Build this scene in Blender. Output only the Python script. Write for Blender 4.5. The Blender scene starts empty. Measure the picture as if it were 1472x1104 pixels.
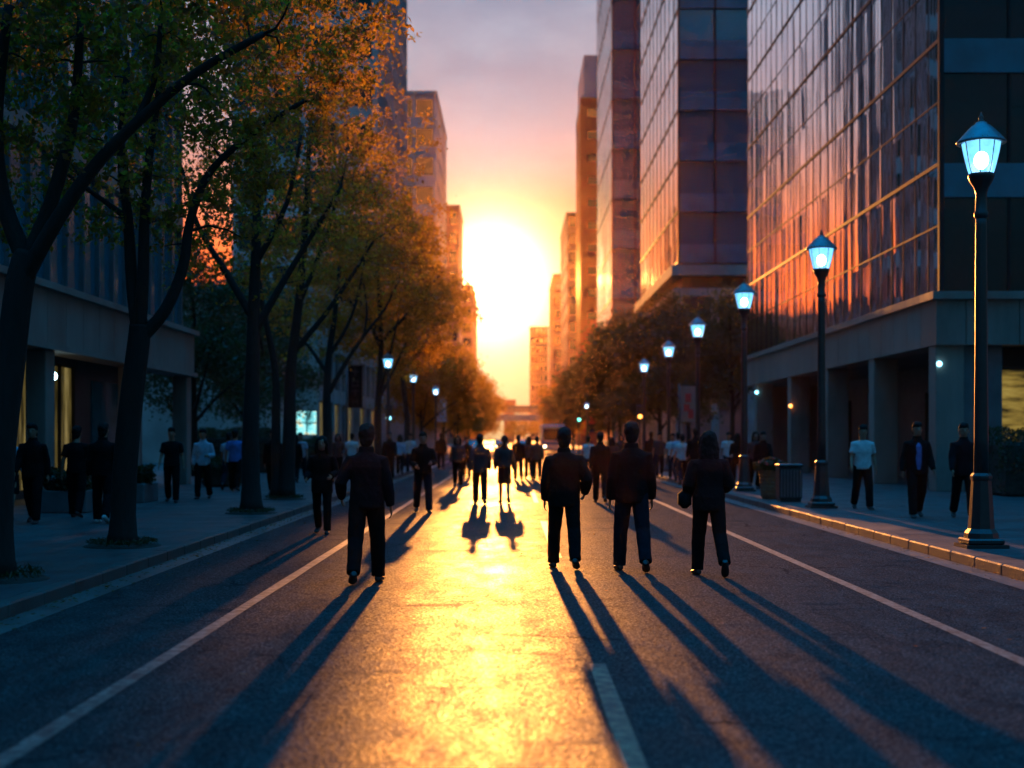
import bpy, math, random
import numpy as np
from mathutils import Vector, Matrix, Euler, noise

random.seed(7)
S = bpy.context.scene
COL = S.collection
R = math.radians
F = 2044.4            # focal length in photo pixels (50 mm lens on a 36 mm frame, 1472 px wide)
CAMH = 1.65           # eye height
HOR = 629.0           # horizon row of the photo
PAVE = 0.13           # pavement height above the road

def ground(px, py, h=0.0):
    """world (x, y) of a foot that stands on a surface of height h"""
    d = F * (CAMH - h) / (py - HOR)
    return ((px - 736) / F * d, d)

# ------------------------------------------------------------------ tagging
def tag(o, label=None, cat=None, group=None, kind=None):
    if label: o['label'] = label
    if cat: o['category'] = cat
    if group: o['group'] = group
    if kind: o['kind'] = kind
    return o

def empty(name, loc=(0, 0, 0), rz=0.0):
    o = bpy.data.objects.new(name, None)
    o.empty_display_size = 0.2
    COL.objects.link(o)
    o.location = loc
    o.rotation_euler = (0, 0, rz)
    return o

def thing(name, label, cat, loc=(0, 0, 0), rz=0.0, group=None):
    return tag(empty(name, loc, rz), label, cat, group)

def wloc(o):
    v = Vector((0, 0, 0))
    while o is not None:
        v += Vector(o.location); o = o.parent
    return v

def copy_tree(o, parent=None):
    c = o.copy(); COL.objects.link(c); c.parent = parent
    for ch in list(o.children):
        copy_tree(ch, c)
    return c

# ------------------------------------------------------------------ mesh builder
class MB:
    def __init__(self): self.v = []; self.f = []
    def add(self, vs, fs):
        b = len(self.v)
        self.v += [tuple(p) for p in vs]
        self.f += [tuple(i + b for i in f) for f in fs]
        return self
    def box(self, x0, x1, y0, y1, z0, z1):
        vs = [(x0,y0,z0),(x1,y0,z0),(x1,y1,z0),(x0,y1,z0),(x0,y0,z1),(x1,y0,z1),(x1,y1,z1),(x0,y1,z1)]
        return self.add(vs, [(0,3,2,1),(4,5,6,7),(0,1,5,4),(1,2,6,5),(2,3,7,6),(3,0,4,7)])
    def obox(self, c, u, n, hw, hd, z0, z1):
        """box centred at c (x, y), half width hw along u, half depth hd along n"""
        c = Vector((c[0], c[1], 0)); u = Vector(u); n = Vector(n)
        q = [c - u*hw - n*hd, c + u*hw - n*hd, c + u*hw + n*hd, c - u*hw + n*hd]
        vs = [(p.x, p.y, z0) for p in q] + [(p.x, p.y, z1) for p in q]
        return self.add(vs, [(0,3,2,1),(4,5,6,7),(0,1,5,4),(1,2,6,5),(2,3,7,6),(3,0,4,7)])
    def quad(self, a, b, c, d): return self.add([a, b, c, d], [(0,1,2,3)])
    def bevel_box(self, x0, x1, y0, y1, z0, z1, b):
        vs = []
        for z, i in ((z0, b), (z0+b, 0), (z1-b, 0), (z1, b)):
            X0, X1, Y0, Y1 = x0+i, x1-i, y0+i, y1-i
            vs += [(X0+b,Y0,z),(X1-b,Y0,z),(X1,Y0+b,z),(X1,Y1-b,z),(X1-b,Y1,z),(X0+b,Y1,z),(X0,Y1-b,z),(X0,Y0+b,z)]
        fs = [tuple(range(7, -1, -1)), tuple(range(24, 32))]
        for r in range(3):
            for i in range(8):
                j = (i+1) % 8
                fs.append((r*8+i, r*8+j, r*8+8+j, r*8+8+i))
        return self.add(vs, fs)
    def tube(self, pts, rad, seg=8, flat=1.0, cap=True, side=None):
        pts = [Vector(p) for p in pts]
        n = len(pts); vs = []; fs = []
        t0 = (pts[1]-pts[0]).normalized()
        ref = Vector(side) if side is not None else (Vector((1,0,0)) if abs(t0.x) < .8 else Vector((0,1,0)))
        a = (ref - t0*ref.dot(t0)).normalized()
        for i, p in enumerate(pts):
            if i == 0: t = pts[1]-pts[0]
            elif i == n-1: t = pts[-1]-pts[-2]
            else: t = pts[i+1]-pts[i-1]
            t.normalize()
            a = a - t*a.dot(t); a.normalize()
            b = t.cross(a)
            r = rad[i] if hasattr(rad, '__len__') else rad
            ra, rb = (r if hasattr(r, '__len__') else (r, r*flat))
            for k in range(seg):
                w = 2*math.pi*k/seg
                vs.append(p + a*(ra*math.cos(w)) + b*(rb*math.sin(w)))
        for i in range(n-1):
            for k in range(seg):
                j = (k+1) % seg
                fs.append((i*seg+k, i*seg+j, (i+1)*seg+j, (i+1)*seg+k))
        if cap:
            fs.append(tuple(range(seg-1, -1, -1)))
            fs.append(tuple(range((n-1)*seg, n*seg)))
        return self.add(vs, fs)
    def lathe(self, prof, c=(0,0,0), seg=20, ang=0.0):
        vs = []; fs = []
        for r, z in prof:
            for k in range(seg):
                w = 2*math.pi*k/seg + ang
                vs.append((c[0]+r*math.cos(w), c[1]+r*math.sin(w), c[2]+z))
        for i in range(len(prof)-1):
            for k in range(seg):
                j = (k+1) % seg
                fs.append((i*seg+k, i*seg+j, (i+1)*seg+j, (i+1)*seg+k))
        fs.append(tuple(range(seg-1, -1, -1)))
        fs.append(tuple(range((len(prof)-1)*seg, len(prof)*seg)))
        return self.add(vs, fs)
    def rings(self, rs, seg=20):
        """rs: (cx, cy, z, rx, ry)"""
        vs = []; fs = []
        for cx, cy, z, rx, ry in rs:
            for k in range(seg):
                w = 2*math.pi*k/seg
                vs.append((cx+rx*math.cos(w), cy+ry*math.sin(w), z))
        for i in range(len(rs)-1):
            for k in range(seg):
                j = (k+1) % seg
                fs.append((i*seg+k, i*seg+j, (i+1)*seg+j, (i+1)*seg+k))
        fs.append(tuple(range(seg-1, -1, -1)))
        fs.append(tuple(range((len(rs)-1)*seg, len(rs)*seg)))
        return self.add(vs, fs)
    def ball(self, c, r, seg=14, rows=9, rot=None):
        c = Vector(c); r = Vector(r) if hasattr(r, '__len__') else Vector((r, r, r))
        vs = []; fs = []
        for i in range(1, rows):
            th = math.pi*i/rows
            for k in range(seg):
                w = 2*math.pi*k/seg
                p = Vector((r.x*math.sin(th)*math.cos(w), r.y*math.sin(th)*math.sin(w), -r.z*math.cos(th)))
                if rot is not None: p = rot @ p
                vs.append(c+p)
        lo = Vector((0,0,-r.z)); hi = Vector((0,0,r.z))
        if rot is not None: lo = rot @ lo; hi = rot @ hi
        m = len(vs); vs += [c+lo, c+hi]
        for i in range(rows-2):
            for k in range(seg):
                j = (k+1) % seg
                fs.append((i*seg+k, i*seg+j, (i+1)*seg+j, (i+1)*seg+k))
        for k in range(seg):
            j = (k+1) % seg
            fs.append((m, j, k)); fs.append((m+1, (rows-2)*seg+k, (rows-2)*seg+j))
        return self.add(vs, fs)
    def mesh(self, name, off=None, smooth=False):
        me = bpy.data.meshes.new(name)
        vs = self.v
        if off is not None:
            vs = [(p[0]-off[0], p[1]-off[1], p[2]-off[2]) for p in vs]
        me.from_pydata(vs, [], self.f)
        if smooth: me.polygons.foreach_set('use_smooth', [True]*len(me.polygons))
        me.update()
        return me
    def build(self, name, m, parent=None, smooth=False, local=False):
        off = wloc(parent) if (parent is not None and not local) else None
        return obj(name, self.mesh(name, off, smooth), m, parent)

def obj(name, me, m=None, parent=None):
    o = bpy.data.objects.new(name, me); COL.objects.link(o)
    if m is not None and not me.materials: me.materials.append(m)
    if parent is not None: o.parent = parent
    return o

def leaf_mesh(name, pos, size, rng, aspect=.55):
    """many leaf-sized rhombs at pos (n,3)"""
    n = len(pos)
    d = rng.normal(size=(n,3)); d[:,2] -= .35; d /= np.linalg.norm(d, axis=1)[:,None]
    u = rng.normal(size=(n,3)); u -= d*(u*d).sum(1)[:,None]; u /= np.linalg.norm(u, axis=1)[:,None]
    s = size*rng.uniform(.6, 1.25, size=(n,1))
    nn = np.cross(d, u)
    bend = nn*s*rng.uniform(-.15, .15, size=(n,1))
    v = np.empty((n,4,3), np.float32)
    v[:,0] = pos - d*s*.5
    v[:,1] = pos + u*s*aspect*.5 + bend
    v[:,2] = pos + d*s*.5
    v[:,3] = pos - u*s*aspect*.5 + bend
    me = bpy.data.meshes.new(name)
    me.vertices.add(n*4); me.loops.add(n*4); me.polygons.add(n)
    me.vertices.foreach_set('co', v.reshape(-1))
    me.loops.foreach_set('vertex_index', np.arange(n*4, dtype=np.int32))
    me.polygons.foreach_set('loop_start', np.arange(0, n*4, 4, dtype=np.int32))
    me.polygons.foreach_set('loop_total', np.full(n, 4, dtype=np.int32))
    me.update(calc_edges=True)
    return me

# ------------------------------------------------------------------ materials
def nodes_of(name):
    m = bpy.data.materials.new(name); m.use_nodes = True
    nt = m.node_tree
    b = nt.nodes['Principled BSDF']
    return m, nt, b

def ramp(nt, stops, fac=None):
    r = nt.nodes.new('ShaderNodeValToRGB')
    e = r.color_ramp.elements
    while len(e) < len(stops): e.new(0.5)
    for i, (p, c) in enumerate(stops):
        e[i].position = p
        e[i].color = (c[0], c[1], c[2], 1) if hasattr(c, '__len__') else (c, c, c, 1)
    if fac is not None: nt.links.new(fac, r.inputs['Fac'])
    return r

def noise_tex(nt, scale, detail=4, stretch=None, coord='Object', rough=.6):
    tc = nt.nodes.new('ShaderNodeTexCoord')
    mp = nt.nodes.new('ShaderNodeMapping')
    nt.links.new(tc.outputs[coord], mp.inputs['Vector'])
    if stretch: mp.inputs['Scale'].default_value = stretch
    n = nt.nodes.new('ShaderNodeTexNoise')
    n.inputs['Scale'].default_value = scale
    n.inputs['Detail'].default_value = detail
    n.inputs['Roughness'].default_value = rough
    nt.links.new(mp.outputs[0], n.inputs['Vector'])
    return n

def pmat(name, base, rough=.7, var=.25, scale=3.0, metallic=0.0, spec=.5, bump=0.0, bscale=30.0, stretch=None, sheen=0.0, rvar=0.0):
    m, nt, b = nodes_of(name)
    b.inputs['Metallic'].default_value = metallic
    b.inputs['Specular IOR Level'].default_value = spec
    b.inputs['Roughness'].default_value = rough
    n = noise_tex(nt, scale, 5, stretch)
    lo = tuple(c*(1-var) for c in base); hi = tuple(min(1, c*(1+var)) for c in base)
    r = ramp(nt, [(.3, lo), (.7, hi)], n.outputs['Fac'])
    nt.links.new(r.outputs['Color'], b.inputs['Base Color'])
    if rvar:
        rr = ramp(nt, [(.3, max(.02, rough-rvar)), (.7, min(1, rough+rvar))], n.outputs['Fac'])
        nt.links.new(rr.outputs['Color'], b.inputs['Roughness'])
    if sheen:
        b.inputs['Sheen Weight'].default_value = sheen
    if bump:
        n2 = noise_tex(nt, bscale, 3, stretch)
        bp = nt.nodes.new('ShaderNodeBump'); bp.inputs['Strength'].default_value = bump
        bp.inputs['Distance'].default_value = .02
        nt.links.new(n2.outputs['Fac'], bp.inputs['Height'])
        nt.links.new(bp.outputs['Normal'], b.inputs['Normal'])
    return m

def emat(name, color, strength, base=(.8,.8,.8)):
    m, nt, b = nodes_of(name)
    b.inputs['Base Color'].default_value = (*base, 1)
    b.inputs['Emission Color'].default_value = (*color, 1)
    b.inputs['Emission Strength'].default_value = strength
    return m

def glass_mat(name, tint, spec_tint, rough=.04, wave=.12, wscale=.5, stretch=(1,1,.22), ior=2.1, metal=0.0):
    """opaque reflective curtain-wall glass with slightly wavy panes"""
    m, nt, b = nodes_of(name)
    b.inputs['Base Color'].default_value = (*tint, 1)
    b.inputs['Roughness'].default_value = rough
    b.inputs['IOR'].default_value = ior
    b.inputs['Metallic'].default_value = metal
    b.inputs['Specular IOR Level'].default_value = .5
    b.inputs['Specular Tint'].default_value = (*spec_tint, 1)
    n = noise_tex(nt, wscale, 3, stretch, rough=.5)
    bp = nt.nodes.new('ShaderNodeBump'); bp.inputs['Strength'].default_value = wave
    bp.inputs['Distance'].default_value = .3
    nt.links.new(n.outputs['Fac'], bp.inputs['Height'])
    nt.links.new(bp.outputs['Normal'], b.inputs['Normal'])
    return m

def asphalt_mat():
    m, nt, b = nodes_of('damp_asphalt')
    L = nt.links
    big = noise_tex(nt, .35, 5, (1, .35, 1))
    mid = noise_tex(nt, 2.2, 5, (1.6, .5, 1))
    fine = noise_tex(nt, 42, 4, None, 'Object', .75)
    grit = nt.nodes.new('ShaderNodeTexVoronoi'); grit.inputs['Scale'].default_value = 62
    tc = nt.nodes.new('ShaderNodeTexCoord'); L.new(tc.outputs['Object'], grit.inputs['Vector'])
    sp = nt.nodes.new('ShaderNodeSeparateColor'); L.new(grit.outputs['Color'], sp.inputs[0])
    def mul(x, y):
        n = nt.nodes.new('ShaderNodeMixRGB'); n.blend_type = 'MULTIPLY'; n.inputs[0].default_value = 1
        L.new(x, n.inputs[1]); L.new(y, n.inputs[2]); return n.outputs[0]
    c1 = ramp(nt, [(.28, (.026,.028,.030)), (.72, (.064,.064,.064))], mid.outputs['Fac'])
    c2 = ramp(nt, [(.32, .35), (.68, 1.5)], fine.outputs['Fac'])
    c3 = ramp(nt, [(.0, .45), (.55, .9), (.9, 1.2), (1.0, 2.6)], sp.outputs[0])
    # worn smudges and a few hairline cracks
    sm = noise_tex(nt, 1.5, 7, (.55, 1.5, 1), 'Object', .68)
    blot = ramp(nt, [(.56, 1.0), (.66, .42)], sm.outputs['Fac'])
    ck = nt.nodes.new('ShaderNodeTexVoronoi'); ck.feature = 'DISTANCE_TO_EDGE'; ck.inputs['Scale'].default_value = .33
    wv = nt.nodes.new('ShaderNodeMixRGB'); wv.blend_type = 'ADD'; wv.inputs[0].default_value = .55
    wn = noise_tex(nt, 1.7, 6, None, 'Object', .7)
    L.new(tc.outputs['Object'], wv.inputs[1]); L.new(wn.outputs['Color'], wv.inputs[2]); L.new(wv.outputs[0], ck.inputs['Vector'])
    crack = ramp(nt, [(.0, .25), (.0035, .45), (.006, 1.0)], ck.outputs['Distance'])
    cmask = ramp(nt, [(.50, 1.0), (.56, 0.0)], big.outputs['Fac'])
    cr2 = nt.nodes.new('ShaderNodeMixRGB'); cr2.inputs[2].default_value = (1,1,1,1)
    L.new(cmask.outputs[0], cr2.inputs[0]); L.new(crack.outputs[0], cr2.inputs[1])
    wear = mul(blot.outputs[0], cr2.outputs[0])
    L.new(mul(mul(mul(c1.outputs[0], c2.outputs[0]), c3.outputs[0]), wear), b.inputs['Base Color'])
    rr = ramp(nt, [(.32, .31), (.5, .38), (.72, .46)], big.outputs['Fac'])
    r2 = ramp(nt, [(.3, 0.0), (.7, .10)], mid.outputs['Fac'])
    ad = nt.nodes.new('ShaderNodeMath'); ad.operation = 'ADD'
    L.new(rr.outputs[0], ad.inputs[0]); L.new(r2.outputs[0], ad.inputs[1])
    L.new(ad.outputs[0], b.inputs['Roughness'])
    # damp film on the stones, dry pits between them
    s1 = ramp(nt, [(.34, .03), (.62, .24)], fine.outputs['Fac'])
    s2 = ramp(nt, [(.1, .25), (.8, 1.3)], sp.outputs[1])
    s3 = ramp(nt, [(.3, 1.1), (.5, .9), (.7, .75)], mid.outputs['Fac'])
    L.new(mul(mul(s1.outputs[0], s2.outputs[0]), s3.outputs[0]), b.inputs['Specular IOR Level'])
    h = nt.nodes.new('ShaderNodeMath'); h.operation = 'ADD'
    L.new(fine.outputs['Fac'], h.inputs[0]); L.new(grit.outputs['Distance'], h.inputs[1])
    bp = nt.nodes.new('ShaderNodeBump'); bp.inputs['Strength'].default_value = .35
    bp.inputs['Distance'].default_value = .006
    L.new(h.outputs[0], bp.inputs['Height'])
    bp2 = nt.nodes.new('ShaderNodeBump'); bp2.inputs['Strength'].default_value = .09
    bp2.inputs['Distance'].default_value = .03
    L.new(mid.outputs['Fac'], bp2.inputs['Height']); L.new(bp.outputs['Normal'], bp2.inputs['Normal'])
    L.new(bp2.outputs['Normal'], b.inputs['Normal'])
    # open dry aggregate between the damp film
    df = nt.nodes.new('ShaderNodeBsdfDiffuse'); L.new(mul(mul(mul(c1.outputs[0], c2.outputs[0]), c3.outputs[0]), cr2.outputs[0]), df.inputs['Color'])
    L.new(bp2.outputs['Normal'], df.inputs['Normal'])
    f1 = ramp(nt, [(.33, .04), (.67, .52)], fine.outputs['Fac'])
    f2 = ramp(nt, [(.05, .25), (.9, 1.5)], sp.outputs[1])
    f3 = ramp(nt, [(.3, 1.15), (.5, 1.0), (.7, .82)], mid.outputs['Fac'])
    ms = nt.nodes.new('ShaderNodeMixShader'); L.new(mul(mul(mul(f1.outputs[0], f2.outputs[0]), f3.outputs[0]), wear), ms.inputs[0])
    L.new(df.outputs[0], ms.inputs[1]); L.new(b.outputs[0], ms.inputs[2])
    L.new(ms.outputs[0], nt.nodes['Material Output'].inputs['Surface'])
    return m

def paint_mat(mid_=(.17,.155,.13), top_=(.31,.28,.23)):
    m, nt, b = nodes_of('worn_white_road_paint')
    L = nt.links
    n = noise_tex(nt, 9, 6); n2 = noise_tex(nt, 60, 3)
    ad = nt.nodes.new('ShaderNodeMath'); ad.operation = 'MULTIPLY_ADD'; ad.inputs[1].default_value = .5
    L.new(n2.outputs['Fac'], ad.inputs[0]); L.new(n.outputs['Fac'], ad.inputs[2])
    r = ramp(nt, [(.66, (.030,.030,.030)), (.82, mid_), (1.0, top_)], ad.outputs[0])
    L.new(r.outputs[0], b.inputs['Base Color'])
    b.inputs['Roughness'].default_value = .5
    bp = nt.nodes.new('ShaderNodeBump'); bp.inputs['Strength'].default_value = .3; bp.inputs['Distance'].default_value = .004
    L.new(n2.outputs['Fac'], bp.inputs['Height']); L.new(bp.outputs['Normal'], b.inputs['Normal'])
    return m

def paving_mat():
    m, nt, b = nodes_of('stone_paving')
    L = nt.links
    tc = nt.nodes.new('ShaderNodeTexCoord')
    br = nt.nodes.new('ShaderNodeTexBrick')
    br.inputs['Scale'].default_value = 1.0
    br.inputs['Brick Width'].default_value = .6; br.inputs['Row Height'].default_value = .6
    br.inputs['Mortar Size'].default_value = .012
    br.inputs['Color1'].default_value = (.045,.045,.047,1); br.inputs['Color2'].default_value = (.066,.065,.063,1)
    br.inputs['Mortar'].default_value = (.025,.025,.025,1)
    L.new(tc.outputs['Object'], br.inputs['Vector'])
    n = noise_tex(nt, 1.1, 6)
    r = ramp(nt, [(.3, .55), (.7, 1.15)], n.outputs['Fac'])
    mx = nt.nodes.new('ShaderNodeMixRGB'); mx.blend_type = 'MULTIPLY'; mx.inputs[0].default_value = 1
    L.new(br.outputs['Color'], mx.inputs[1]); L.new(r.outputs[0], mx.inputs[2])
    L.new(mx.outputs[0], b.inputs['Base Color'])
    rr = ramp(nt, [(.3, .38), (.7, .7)], n.outputs['Fac']); L.new(rr.outputs[0], b.inputs['Roughness'])
    n3 = noise_tex(nt, 40, 3)
    bp = nt.nodes.new('ShaderNodeBump'); bp.inputs['Strength'].default_value = .25; bp.inputs['Distance'].default_value = .01
    ad = nt.nodes.new('ShaderNodeMath'); ad.operation = 'ADD'
    L.new(n3.outputs['Fac'], ad.inputs[0]); L.new(br.outputs['Fac'], ad.inputs[1])
    inv = nt.nodes.new('ShaderNodeMath'); inv.operation = 'SUBTRACT'; inv.inputs[0].default_value = 1
    L.new(ad.outputs[0], inv.inputs[1]); L.new(inv.outputs[0], bp.inputs['Height'])
    L.new(bp.outputs['Normal'], b.inputs['Normal'])
    return m

def leaf_mat(name, c0, c1, t0, t1, tr=.45):
    m = bpy.data.materials.new(name); m.use_nodes = True
    nt = m.node_tree; nt.nodes.clear(); L = nt.links
    out = nt.nodes.new('ShaderNodeOutputMaterial')
    n = noise_tex(nt, 1.4, 3)
    oi = noise_tex(nt, 13, 2)
    ad = nt.nodes.new('ShaderNodeMath'); ad.operation = 'ADD'; L.new(n.outputs['Fac'], ad.inputs[0]); L.new(oi.outputs['Fac'], ad.inputs[1])
    hf = nt.nodes.new('ShaderNodeMath'); hf.operation = 'MULTIPLY'; hf.inputs[1].default_value = .5; L.new(ad.outputs[0], hf.inputs[0])
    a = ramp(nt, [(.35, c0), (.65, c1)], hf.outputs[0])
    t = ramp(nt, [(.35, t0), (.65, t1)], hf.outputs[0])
    d = nt.nodes.new('ShaderNodeBsdfDiffuse'); L.new(a.outputs[0], d.inputs['Color'])
    ts = nt.nodes.new('ShaderNodeBsdfTranslucent'); L.new(t.outputs[0], ts.inputs['Color'])
    mx = nt.nodes.new('ShaderNodeMixShader'); mx.inputs[0].default_value = tr
    L.new(d.outputs[0], mx.inputs[1]); L.new(ts.outputs[0], mx.inputs[2])
    g = nt.nodes.new('ShaderNodeBsdfGlossy'); g.inputs['Roughness'].default_value = .45
    g.inputs['Color'].default_value = (.5,.5,.5,1)
    m2 = nt.nodes.new('ShaderNodeMixShader'); m2.inputs[0].default_value = .06
    L.new(mx.outputs[0], m2.inputs[1]); L.new(g.outputs[0], m2.inputs[2])
    L.new(m2.outputs[0], out.inputs['Surface'])
    return m

M = {}
M['asphalt'] = asphalt_mat()
M['paint'] = paint_mat()
M['paint_gold_light'] = paint_mat((.19,.15,.09), (.34,.27,.16))  # white line paint again, with the gold sunlight tint put into its colour
M['paving'] = paving_mat()
M['kerb'] = pmat('kerb_concrete', (.058,.054,.05), .6, .45, 2.5, bump=.3, bscale=25, rvar=.12)
M['gutter'] = pmat('gutter_concrete', (.085,.083,.08), .42, .35, 2.0, bump=.3, bscale=40, rvar=.1)
M['ground'] = pmat('far_ground', (.06,.058,.05), .9, .4, .05)
M['soil'] = pmat('soil', (.03,.024,.018), .95, .4, 8, bump=.6, bscale=30)
M['bark'] = pmat('bark', (.012,.010,.008), .9, .45, 6, bump=.9, bscale=14, stretch=(1,1,.25))
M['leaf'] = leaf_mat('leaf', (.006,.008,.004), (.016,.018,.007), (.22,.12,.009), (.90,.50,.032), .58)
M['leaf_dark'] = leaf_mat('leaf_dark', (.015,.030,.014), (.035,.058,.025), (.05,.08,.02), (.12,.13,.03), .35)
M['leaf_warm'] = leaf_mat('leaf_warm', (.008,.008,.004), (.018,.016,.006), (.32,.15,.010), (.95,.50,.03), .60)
M['hedge'] = leaf_mat('hedge_leaf', (.010,.020,.008), (.028,.042,.012), (.05,.06,.012), (.12,.12,.02), .3)
M['litter'] = leaf_mat('fallen_leaf', (.10,.05,.012), (.22,.12,.03), (.3,.14,.02), (.4,.2,.03), .3)
M['iron'] = pmat('black_iron', (.016,.017,.018), .38, .3, 6, metallic=.0, spec=.6, bump=.1, bscale=40)
M['lampcap'] = pmat('lamp_cap_metal', (.10,.14,.17), .35, .25, 6, metallic=.3)
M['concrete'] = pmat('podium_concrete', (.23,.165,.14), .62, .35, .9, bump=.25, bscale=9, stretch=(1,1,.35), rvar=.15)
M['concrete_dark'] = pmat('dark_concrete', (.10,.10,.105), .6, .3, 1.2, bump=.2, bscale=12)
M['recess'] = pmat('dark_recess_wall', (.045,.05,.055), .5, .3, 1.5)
M['stone_light'] = pmat('pale_stone', (.30,.27,.25), .7, .25, .5, bump=.15, bscale=6)
M['stone_pink'] = pmat('pink_stone', (.38,.25,.22), .7, .25, .5, bump=.15, bscale=6)
M['tower_grey'] = pmat('grey_tower_stone', (.42,.36,.35), .6, .25, .2)
M['tower_red'] = pmat('red_tower_cladding', (.50,.035,.02), .5, .2, .15)
M['tower_tan'] = pmat('tan_tower_stone', (.45,.17,.085), .65, .25, .15)
M['mullion'] = pmat('dark_mullion', (.014,.013,.014), .55, .2, 2, spec=.3)
M['band'] = pmat('bronze_floor_band', (.02,.017,.016), .5, .3, 1.5, spec=.35)
M['glass_mirror'] = glass_mat('mirror_glass', (.84,.87,.92), (1,1,1.0), .02, .11, 1.0, (1,1,.05), 1.5, 1.0)
M['glass_tower'] = glass_mat('tower_glass', (.62,.62,.65), (1,1,1.0), .06, .05, .4, (1,1,.3), 1.5, 1.0)
M['glass_block'] = glass_mat('block_glass', (.42,.40,.40), (1,1,1), .06, .04, .4, (1,1,.4), 1.5, .95)
M['glass_teal'] = glass_mat('teal_glass', (.06,.26,.34), (.8,.95,1.0), .08, .05, .5, (1,1,.5), 1.9, .55)
M['glass_dark'] = glass_mat('dark_window_glass', (.008,.010,.012), (.8,.9,1), .06, .05, .7, (1,1,1), 1.6)
M['spandrel'] = pmat('teal_spandrel', (.012,.15,.20), .3, .3, .6, spec=.6)
M['skin'] = pmat('skin', (.27,.135,.085), .55, .12, 14)
M['eye'] = pmat('eye_dark', (.02,.015,.012), .3, .1, 10)
M['hair'] = pmat('dark_hair', (.006,.0045,.004), .75, .3, 60, bump=.4, bscale=90, stretch=(1,1,.2), spec=.2)
def cloth(name, c, rough=.95, sheen=0.0):
    return pmat(name, c, rough, .25, 9, spec=.15, bump=.35, bscale=18, sheen=sheen)
M['black'] = cloth('black_cloth', (.0045,.0045,.005))
M['navy'] = cloth('navy_cloth', (.005,.0055,.008))
M['char'] = cloth('charcoal_cloth', (.007,.007,.008))
M['jeans'] = cloth('denim', (.007,.010,.017))
M['grey'] = cloth('grey_cloth', (.04,.038,.04))
M['white'] = cloth('white_cloth', (.46,.46,.46))
M['lblue'] = cloth('pale_blue_cloth', (.28,.37,.45))
M['blue'] = cloth('blue_cloth', (.06,.14,.36))
M['shoe'] = pmat('black_shoe', (.014,.013,.013), .45, .2, 10)
M['shoe_w'] = pmat('pale_shoe', (.45,.45,.44), .6, .2, 10)
M['wicker'] = pmat('wicker', (.20,.11,.05), .7, .4, 25, bump=.9, bscale=45, stretch=(1,1,3))
M['flower'] = pmat('red_flower', (.45,.04,.03), .6, .5, 20)
M['lamp_bulb'] = emat('lamp_bulb', (.75,.92,1.0), 40)
M['small_bulb'] = emat('cyan_wall_light', (.25,.75,1.0), 6)
M['warm_small'] = emat('orange_small_light', (1.0,.35,.06), 5)
M['signal_green'] = emat('signal_green', (.05,1.0,.8), 6)
M['head_light'] = emat('head_light', (1.0,.80,.45), 9)

def lamp_glass_mat():
    m = bpy.data.materials.new('lamp_diffuser_glass'); m.use_nodes = True
    nt = m.node_tree; nt.nodes.clear(); L = nt.links
    out = nt.nodes.new('ShaderNodeOutputMaterial')
    tr = nt.nodes.new('ShaderNodeBsdfTransparent'); tr.inputs['Color'].default_value = (.75,.9,1,1)
    em = nt.nodes.new('ShaderNodeEmission'); em.inputs['Color'].default_value = (.16,.55,1.0,1)
    n = noise_tex(nt, 7, 3)
    r = ramp(nt, [(.3, 1.3), (.7, 2.1)], n.outputs['Fac']); L.new(r.outputs[0], em.inputs['Strength'])
    gl = nt.nodes.new('ShaderNodeBsdfGlossy'); gl.inputs['Roughness'].default_value = .15
    a = nt.nodes.new('ShaderNodeMixShader'); a.inputs[0].default_value = .72
    L.new(tr.outputs[0], a.inputs[1]); L.new(em.outputs[0], a.inputs[2])
    c = nt.nodes.new('ShaderNodeMixShader'); c.inputs[0].default_value = .06
    L.new(a.outputs[0], c.inputs[1]); L.new(gl.outputs[0], c.inputs[2])
    L.new(c.outputs[0], out.inputs['Surface'])
    return m
M['lamp_glass'] = lamp_glass_mat()

def lit_window_mat(name, c0, c1, strength, stretch=(3,3,.4), scale=1.2):
    m, nt, b = nodes_of(name)
    n = noise_tex(nt, scale, 4, stretch)
    r = ramp(nt, [(.38, tuple(c*.08 for c in c0)), (.52, c0), (.68, c1)], n.outputs['Fac'])
    b.inputs['Base Color'].default_value = (.03,.03,.03,1); b.inputs['Roughness'].default_value = .15
    nt.links.new(r.outputs[0], b.inputs['Emission Color'])
    b.inputs['Emission Strength'].default_value = strength
    return m
M['lit_warm'] = lit_window_mat('lit_shop_interior', (.26,.19,.05), (.70,.52,.18), .26)
M['lit_yellow'] = lit_window_mat('lit_office_interior', (.5,.33,.06), (.9,.65,.15), .35, (.6,.6,3), .9)
M['lit_color'] = lit_window_mat('lit_shop_sign', (.2,.7,.75), (1,.55,.1), 1.2, (1,1,1), 1.6)

# ================================================================== PEOPLE
def remesh(mb, voxel, smooth=5, wrinkle=0.0, freq=14.0, seed=0.0):
    me = mb.mesh('tmp')
    o = bpy.data.objects.new('tmp', me); COL.objects.link(o)
    md = o.modifiers.new('r', 'REMESH'); md.mode = 'VOXEL'; md.voxel_size = voxel; md.use_smooth_shade = True
    sm = o.modifiers.new('s', 'SMOOTH'); sm.iterations = smooth; sm.factor = .5
    dg = bpy.context.evaluated_depsgraph_get()
    res = bpy.data.meshes.new_from_object(o.evaluated_get(dg))
    bpy.data.objects.remove(o); bpy.data.meshes.remove(me)
    if wrinkle:
        nrm = [v.normal.copy() for v in res.vertices]
        for v, n in zip(res.vertices, nrm):
            p = v.co
            w = noise.noise(Vector((p.x*freq+seed, p.y*freq, p.z*freq*.8))) + .4*noise.noise(Vector((p.x*freq*2+p.z*9, p.y*freq*2+seed, p.z*freq*1.3)))
            v.co = p + n*(w*wrinkle)
        res.update()
    return res

def v3(*a): return Vector(a)

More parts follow.
